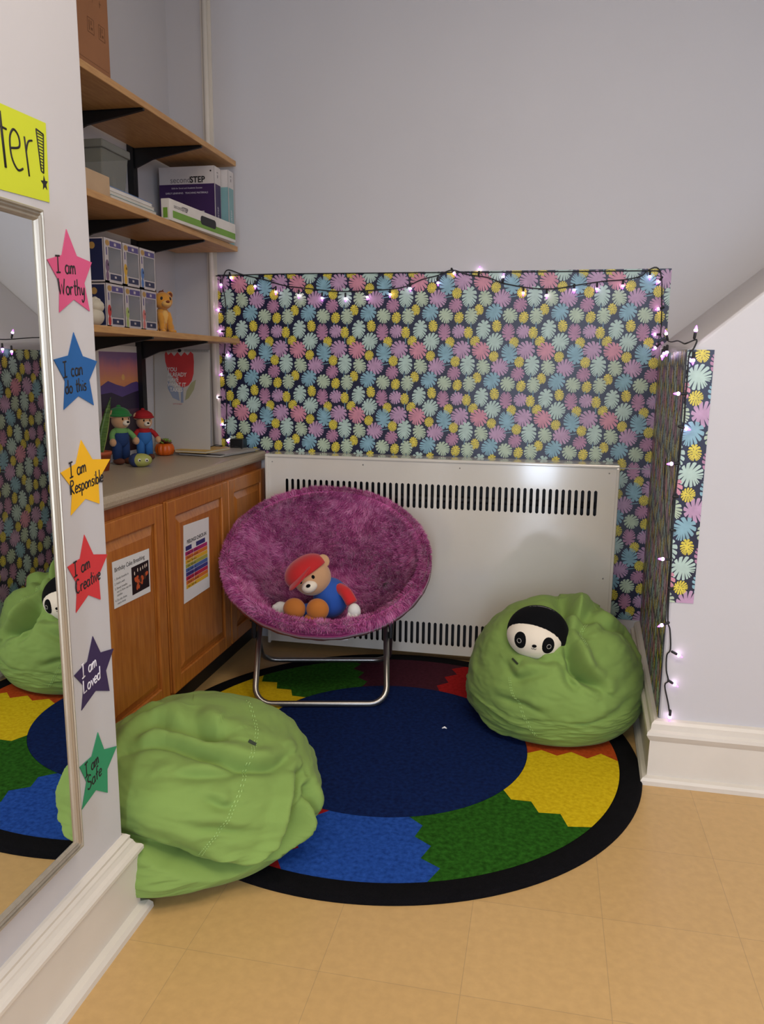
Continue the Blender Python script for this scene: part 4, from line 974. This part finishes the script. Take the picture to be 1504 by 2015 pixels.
# boxed toy figures
mt('carton_navy','1C2348',.45); mt('carton_white','B9B0B0',.45); mt('carton_purple','4B3F78',.45); mt('logo_gold','A98448',.5); mt('toy_yellow','C79A2C',.5); mt('toy_blue','4A6FA8',.5); mt('toy_red','B02A2A',.5); mt('toy_lime','98A860',.5); mt('toy_pink','C2706C',.5); mt('toy_plum','6A506C',.5); mt('carton_inside','25272F',.6)
wm=bpy.data.materials.new('clear_window'); wm.use_nodes=True; q=wm.node_tree.nodes['Principled BSDF']; q.inputs['Base Color'].default_value=(.30,.31,.34,1); q.inputs['Roughness'].default_value=.12; q.inputs['Alpha'].default_value=.30; M['clear_window']=wm
def toy_box(y0,z0,col,label):
    w_,h,d=.112,.139,.095; x1=.276; x0=x1-d; y1=y0+w_; z1=z0+h
    t=thing('toy_box',label,'toy box',((x0+x1)/2,(y0+y1)/2,z0),0,'boxed toy figures')
    b=MB(); e=.0012
    b.box(x0,x1,y0,y0+e,z0,z1,0).box(x0,x1,y1-e,y1,z0,z1,0).box(x0,x1,y0,y1,z0,z0+e,0).box(x0,x1,y0,y1,z1-e,z1,0).box(x0,x0+e,y0,y1,z0,z1,2)
    O=(x1,0,0);U=(0,1,0);V=(0,0,1)
    for q in (rect(y0,y1,z1-.028,z1),rect(y0,y1,z0,z0+.006),rect(y0,y0+.026,z0,z1-.028),rect(y1-.007,y1,z0,z1-.028),rect(y0+.026,y1-.007,z0+.006,z0+.032)): b.slab(q,O,U,V,-.001,.001,0)
    b.slab(rect(x0+.004,x1-.005,z0+.006,z1-.006),(0,y0,0),(1,0,0),V,0,.0003,1)
    ct=b.build('carton',['carton_white','carton_navy','carton_inside'],t)
    b=MB()
    b.flat(rect(y0+.036,y1-.006,z1-.025,z1-.008),O,U,V,.0003,0); b.flat(disc(y0+.022,z1-.016,.013,.009,14),O,U,V,.0005,1)
    b.flat(rect(y0+.032,y1-.012,z0+.010,z0+.028),O,U,V,.0003,2); b.flat(rect(y0+.012,y0+.018,z0+.085,z1-.030),O,U,V,.0003,0)
    b.flat(disc((x0+x1)/2+.006,z1-.026,.011,.011,14),(0,y0,0),(1,0,0),V,.0006,1)
    b.flat(rect(y0+.062,y0+.075,z1-.021,z1-.012),O,U,V,.0005,3); b.flat(rect(y0+.058,y0+.07,z0+.016,z0+.023),O,U,V,.0005,3)
    b.build('printed_panels',['carton_purple','logo_gold','carton_navy','carton_white'],ct)
    MB().slab(rect(y0+.026,y1-.007,z0+.032,z1-.028),O,U,V,-.0008,.0004).build('window_pane','clear_window',t)
    b=MB(); b.flat(disc(y0+.016,z0+.052,.011,.019,18),O,U,V,.0006,0); b.flat(disc(y0+.015,z0+.020,.009,.015,14),O,U,V,.0005,0); b.flat(disc(y0+.021,z0+.056,.003,.005,8),O,U,V,.0009,1)
    b.build('picture_patch',[col,'ink'],ct)
    cy=(y0+y1)/2+.008; b=MB(); b.ell((x0+.045,cy,z0+.072),(.022,.024,.022),None,0,14,10).ell((x0+.045,cy,z0+.032),(.014,.015,.024),None,0,12,8); b.build('toy_figure',col,t)
ys=(-1.062,-.948,-.834)
for y,c_,lb in zip(ys,('toy_red','toy_lime','toy_pink'),('with a red figure picture, lower row nearest the mirror wall','with a lime green figure picture, lower row middle','with a pink figure picture, lower row beside the lion cub')): toy_box(y,Z3+.0005,c_,'windowed toy box '+lb)
for y,c_,lb in zip(ys,('toy_plum','toy_yellow','toy_blue'),('with a plum figure picture, upper row nearest the mirror wall','with a yellow figure picture, upper row middle','with a blue figure picture, upper row nearest the back wall')): toy_box(y,Z3+.141,c_,'windowed toy box '+lb)

mt('lion_fur','C98A2E',.9,sheen=.3,var=.08,vscale=30); mt('lion_light','D8A85A',.9,sheen=.3); mt('lion_dark','6E3218',.9)
def lion():
    x,y=.215,-.555; z=Z3+.0005; t=thing('lion_cub_plush','sitting golden lion cub plush on the lowest shelf beside the boxes','plush toy',(x,y,z),math.radians(-40))
    R=t.matrix_basis.to_3x3(); O=Vector((x,y,z)); T=lambda a,b_,c:O+R@Vector((a,b_,c))
    b=MB(); b.ell(T(-.012,0,.045),(.034,.033,.046),R,0,24,16,lambda d:1+.12*max(0,-d.z)); b.ell(T(-.004,0,.070),(.024,.026,.030),R,0,20,12)
    for s in(-1,1):
        b.tube(catmull([T(.006,s*.014,.075),T(.022,s*.016,.04),T(.026,s*.016,.012)],4),[.014]*4+[.011]*4+[.010],10); b.ell(T(.032,s*.016,.008),(.015,.010,.008),R,0,14,8)
        b.ell(T(-.010,s*.030,.022),(.026,.014,.022),R,0,16,10); b.ell(T(.010,s*.036,.008),(.018,.010,.008),R,0,12,8)
    b.build('body','lion_fur',t)
    MB().ell(T(.016,0,.060),(.012,.015,.028),R,0,16,10).build('chest_patch','lion_light',t)
    h=MB().ell(T(.004,0,.122),(.034,.036,.033),R,0,24,16).build('head','lion_fur',t)
    MB().ell(T(.032,0,.110),(.018,.018,.013),R,0,18,12).build('muzzle','lion_light',h); MB().ell(T(.049,0,.116),(.005,.008,.005),R,0,12,8).build('nose','lion_dark',h)
    for s in(-1,1):
        MB().ell(T(-.006,s*.032,.146),(.006,.013,.014),R,0,14,10).build('ear','lion_fur',h); MB().ell(T(-.001,s*.033,.146),(.004,.008,.009),R,0,12,8).build('inner_ear','lion_dark',h)
        MB().ell(T(.030,s*.016,.128),(.005,.006,.008),R,0,12,8).build('eye','ink',h)
    b=MB(); b.ell(T(-.008,0,.153),(.016,.011,.008),R,0,14,8); b.tube([T(-.006,0,.156),T(.004,.003,.164)],[.004,.0008],6); b.build('hair_tuft','lion_dark',h)
    b=MB(); b.tube(catmull([T(-.045,.01,.014),T(-.06,.03,.010),T(-.05,.05,.009)],4),.005,8); tl_=b.build('tail','lion_fur',t); MB().ell(T(-.048,.054,.009),(.010,.010,.008),R,0,12,8).build('tail_tuft','lion_dark',tl_)
lion()
mt('ivory','BFB7A4',.7,sheen=.2)
def ivory_toy():
    x,y=.255,-1.105; z=Z3+.0005; t=thing('ivory_toy','small ivory round toy with scalloped crest in front of the boxed figures','toy',(x,y,z))
    MB().ell((x,y,z+.030),(.030,.036,.030),None,0,24,16).build('body','ivory',t)
    MB().ell((x+.004,y+.004,z+.062),(.027,.030,.022),None,0,20,14).build('head','ivory',t)
    b=MB()
    for i in range(5): a=math.radians(20+i*35); b.ell((x+.004,y+.004+.027*math.cos(a),z+.064+.020*math.sin(a)),(.010,.008,.008),None,0,12,8)
    b.build('crest','ivory',t); MB().ell((x+.029,y+.014,z+.064),(.002,.002,.002),None,0,8,6).build('eye','ink',t)
ivory_toy()

# ------------------------------------------------------------------ mirror, sign and stars on the left wall
def mirror():
    t=thing('wall_mirror','tall wall mirror in a reeded silver frame beside the paper stars','mirror',(XP,-2.35,.31))
    y0,y1,z0,z1=-2.60,-2.131,.308,1.547
    MB().slab(rect(y0+.02,y1-.02,z0+.02,z1-.02),(XP+.001,0,0),(0,1,0),(0,0,1),0,.0215).build('mirror_glass','mirror',t)
    prof=[(0,0),(0,.025),(.002,.029),(.005,.030),(.007,.026),(.009,.026),(.011,.029),(.014,.026),(.016,.026),(.018,.0285),(.021,.025),(.0225,.022),(.0255,.020),(.0255,.0)]
    cor=[(y1,z0,-1,1),(y1,z1,-1,-1),(y0,z1,1,-1),(y0,z0,1,1)]; b=MB(); n=len(prof); vs=[(XP+.0005+h,y+sy*d,z+sz*d) for y,z,sy,sz in cor for d,h in prof]; fs=[]
    for i in range(4):
        j=(i+1)%4
        for k in range(n-1): fs.append((i*n+k,j*n+k,j*n+k+1,i*n+k+1))
    b.add(vs,fs).build('frame','silver_frame',t)
mirror()
mt('sign_lime','C9D22A',.6,var=.01)
def sign():
    t=thing('paper_sign','lime green paper sign with hand-drawn lettering above the mirror','sign',(XP,-2.2,1.57))
    O=Vector((XP+.0008,0,0));U=(0,1,0);V=(0,0,1)
    MB().slab([(-2.36,1.560),(-2.071,1.571),(-2.068,1.708),(-2.36,1.700)],O,U,V,0,.0008).build('sheet','sign_lime',t)
    b=MB(); n=.0012
    def st(pts,r=.0017): b.tube([O+Vector((n,y,z)) for y,z in pts],r,6,flat=.4,up=(1,0,0))
    st([(-2.196,1.692),(-2.190,1.604)],.0030); st([(-2.206,1.668),(-2.181,1.667)],.002)
    st([(a.x,a.y) for a in catmull([(-2.172,1.640,0),(-2.150,1.647,0),(-2.150,1.664,0),(-2.163,1.672,0),(-2.174,1.655,0),(-2.172,1.625,0),(-2.158,1.608,0),(-2.143,1.613,0)],5)],.0021)
    st([(-2.134,1.668),(-2.127,1.604)],.0021); st([(a.x,a.y) for a in catmull([(-2.131,1.645,0),(-2.124,1.662,0),(-2.112,1.667,0)],5)],.0019)
    for q in (((-2.099,1.690),(-2.078,1.686)),((-2.099,1.690),(-2.091,1.621)),((-2.078,1.686),(-2.084,1.619)),((-2.091,1.621),(-2.084,1.619))): st(q,.0016)
    for i in range(12):
        f=i/12; z=1.684-.062*f; st([(-2.0975+.0070*f,z),(-2.080-.0040*f,z-.0010)],.0009)
    c=(-2.0835,1.6015); pts=[]
    for i in range(10): a=PI/2-i*PI/5+.1; r=.0135 if i%2==0 else .0058; pts.append((c[0]+r*.8*math.cos(a),c[1]+r*math.sin(a)))
    b.slab(pts[::-1],O,U,V,.0008,.0006)
    b.build('hand_lettering','ink',t)
sign()
for n_,c_ in dict(star_pink='D0547F',star_blue='1E5C9C',star_yellow='F0B616',star_red='CC3338',star_purple='35244E',star_green='2E8F62').items(): mt(n_,c_,.75,var=.02)
def star(tips,m_,color,words,wl,slope,ink,lab,lines):
    """tips: top, right, lower right, lower left, left in wall coordinates (y,z)"""
    cy=sum(p[0] for p in tips)/5; cz=sum(p[1] for p in tips)/5
    t=thing('paper_star',lab,'paper star',(XP,cy,cz),0,'paper stars down the wall')
    O=Vector((XP+.0008,0,0));U=(0,1,0);V=(0,0,1); pts=[]
    for i in range(5):
        a,b_=tips[i],tips[(i+1)%5]; mx,mz=(a[0]+b_[0])/2,(a[1]+b_[1])/2; k=.66
        pts+= [a,(cy+(mx-cy)*k,cz+(mz-cz)*k)]
    MB().slab(pts[::-1],O,U,V,0,.0012).build('card',m_,t)
    b=MB()
    for s,y,z,sz,xs in lines: pen_text(b,s,O+Vector((0,y,z)),U,V,sz*1.08,.0018,.0014,slope,xs=xs)
    b.build('hand_lettering',ink,t)
star([(-2.023,1.532),(-1.941,1.481),(-1.958,1.384),(-2.062,1.375),(-2.090,1.468)],'star_pink','pink','',0,.05,'ink','pink paper star topmost on the wall reading I am Worthy',[('I am',-2.064,1.448,.028,1.0),('Worthy',-2.060,1.409,.028,.92)])
star([(-2.019,1.340),(-1.941,1.285),(-1.962,1.196),(-2.067,1.192),(-2.089,1.287)],'star_blue','blue','',0,.08,'ink','blue paper star second from the top reading I can do this',[('I can',-2.062,1.253,.027,.95),('do this',-2.058,1.222,.024,.95)])
star([(-2.015,1.129),(-1.911,1.079),(-1.961,.990),(-2.065,.984),(-2.090,1.072)],'star_yellow','yellow','',0,.10,'ink','yellow paper star third from the top reading I am Responsible',[('I am',-2.062,1.058,.027,.95),('Responsible',-2.062,1.024,.025,.92)])
star([(-2.023,.936),(-1.941,.876),(-1.977,.785),(-2.068,.784),(-2.087,.884)],'star_red','red','',0,.10,'ink','red paper star fourth from the top reading I am Creative',[('I am',-2.068,.858,.027,.95),('Creative',-2.064,.822,.026,.90)])
star([(-2.014,.716),(-1.937,.661),(-1.962,.572),(-2.070,.574),(-2.088,.657)],'star_purple','purple','',0,.14,'white_ink','dark purple paper star second from the bottom reading I am Loved',[('I am',-2.062,.640,.027,.90),('Loved',-2.060,.606,.026,.95)])
star([(-2.016,.500),(-1.945,.433),(-1.992,.345),(-2.090,.362),(-2.089,.457)],'star_green','green','',0,.16,'ink','green paper star lowest on the wall reading I am Safe',[('I am',-2.072,.424,.027,.85),('Safe',-2.066,.392,.027,.95)])

# ------------------------------------------------------------------ string lights
def string_lights():
    t=thing('string_lights','dark-corded string of small pink-white lights pinned round the leaf paper','string lights',(1.2,-.01,1.6))
    TW=[(.227,.90),(.235,1.023),(.236,1.139),(.230,1.277),(.239,1.412),(.245,1.546),(.232,1.64),(.241,1.678),(.263,1.697),(.334,1.674),(.429,1.654),(.523,1.627),(.639,1.613),(.754,1.601),(.89,1.602),(1.045,1.613),(1.133,1.646),(1.202,1.662),(1.261,1.683),(1.326,1.664),(1.411,1.651),(1.475,1.628),(1.58,1.608),(1.683,1.603),(1.784,1.618),(1.883,1.631),(1.962,1.636),(2.024,1.649),(2.048,1.669),(2.082,1.682),(2.103,1.645),(2.112,1.536),(2.116,1.43)]
    w1=[(x,-.0075,z) for x,z in TW]
    w1+= [(2.106,-.02,1.385),(2.098,-.25,1.392),(2.088,-.50,1.375),(2.080,-.70,1.372),(2.072,-.85,1.362)]
    CW=[(2.058,1.354),(2.087,1.365),(2.081,1.34),(2.07,1.32),(2.07,1.234),(2.069,1.212),(2.071,1.132),(2.067,1.087),(2.066,1.02),(2.063,.952),(2.059,.911),(2.058,.876),(2.059,.81),(2.065,.722),(2.066,.63),(2.069,.528),(2.077,.5),(2.083,.438),(2.074,.418),(2.076,.369),(2.084,.336),(2.075,.319),(2.089,.262),(2.094,.237)]
    w1+= [(x,-1.0085,z) for x,z in CW]
    MB().tube(catmull(w1,4),.0023,6).build('cord','cord',t)
    # dark upper cord lying along the sheet's top edge, and the loose end in the side corner
    MB().tube(catmull([(.20,-.006,1.672),(.5,-.006,1.677),(1.0,-.006,1.675),(1.5,-.006,1.672),(2.0,-.006,1.670),(2.10,-.006,1.668)],5),.0022,6).build('cord','cord',t)
    MB().tube(catmull([(2.058,-.80,1.0),(2.040,-.93,.92),(2.045,-1.005,.80),(2.058,-1.0085,.72)],5),.0017,6).build('cord','cord',t)
    Bm=[(.226,1.632,0,-1),(.275,1.662,.3,-1),(.387,1.624,0,-1),(.483,1.599,0,-1),(.588,1.583,0,-1),(.695,1.571,0,-1),(.8,1.568,0,-1),(.897,1.574,0,-1),(.997,1.584,0,-1),(1.085,1.608,0,-1),(1.203,1.63,.1,-1),(1.271,1.669,.5,-.8),(1.376,1.684,.1,1),(1.476,1.654,.1,1),(1.56,1.586,0,-1),(1.656,1.575,0,-1),(1.765,1.596,0,-1),(1.855,1.599,0,-1),(1.956,1.610,0,-1),(2.058,1.645,0,-1),(2.092,1.625,-.6,-.8),(2.098,1.520,-1,-.3),(2.092,1.42,-1,0),
        (.211,1.524,-1,0),(.215,1.43,-1,0),(.249,1.324,1,-.2),(.217,1.238,-1,-.3),(.192,1.134,-1,-.1),(.217,1.012,-1,-.4),(.240,.937,.3,-1)]
    bl=[((x,-.0125,z),(dx,0,dz)) for x,z,dx,dz in Bm]
    bl+= [((2.094,-.04,1.365),(-.7,0,-.7)),((2.075,-.47,1.405),(-.3,0,1)),((2.064,-.50,1.325),(0,0,-1)),((2.061,-.56,1.333),(0,0,-1)),((2.056,-.66,1.335),(0,0,-1)),((2.082,-1.014,1.392),(.1,0,1)),((2.081,-1.014,1.306),(0,0,-1)),
        ((2.047,-1.012,1.212),(-1,0,0)),((2.078,-1.014,1.112),(1,0,-.3)),((2.043,-1.012,1.008),(-1,0,-.1)),((2.039,-1.012,.72),(-1,0,0)),((2.051,-1.012,.513),(-1,0,-.5)),((2.108,-1.014,.422),(1,0,-.5)),((2.103,-1.014,.327),(1,0,-.6)),((2.096,-1.014,.218),(0,0,-1))]
    for p,d in bl:
        p=Vector(p); d=Vector(d).normalized(); q=d.to_track_quat('Z','Y').to_matrix()
        o=MB().lathe([(.0022,-.026),(.0040,-.024),(.0042,-.010),(.0036,-.006)],p,rot=q,n=8).build('socket','cord',t)
        MB().lathe([(.0030,-.008),(.0045,-.002),(.0044,.003),(.0028,.009),(.0005,.013)],p,rot=q,n=8).build('bulb','bulb',o)
        o2=MB().ell(p-d*.001,.0055,None,0,8,6).build('glow_core','bulb_core',o)
    for p,d in (((2.050,-1.012,.911),(-1,0,0)),((2.050,-1.012,.811),(-1,0,.1)),((2.056,-1.012,.632),(-1,0,.1))):
        MB().lathe([(.0022,-.022),(.0040,-.020),(.0042,-.008),(.0036,-.004)],Vector(p),rot=Vector(d).to_track_quat('Z','Y').to_matrix(),n=8).build('socket','cord',t)
string_lights()
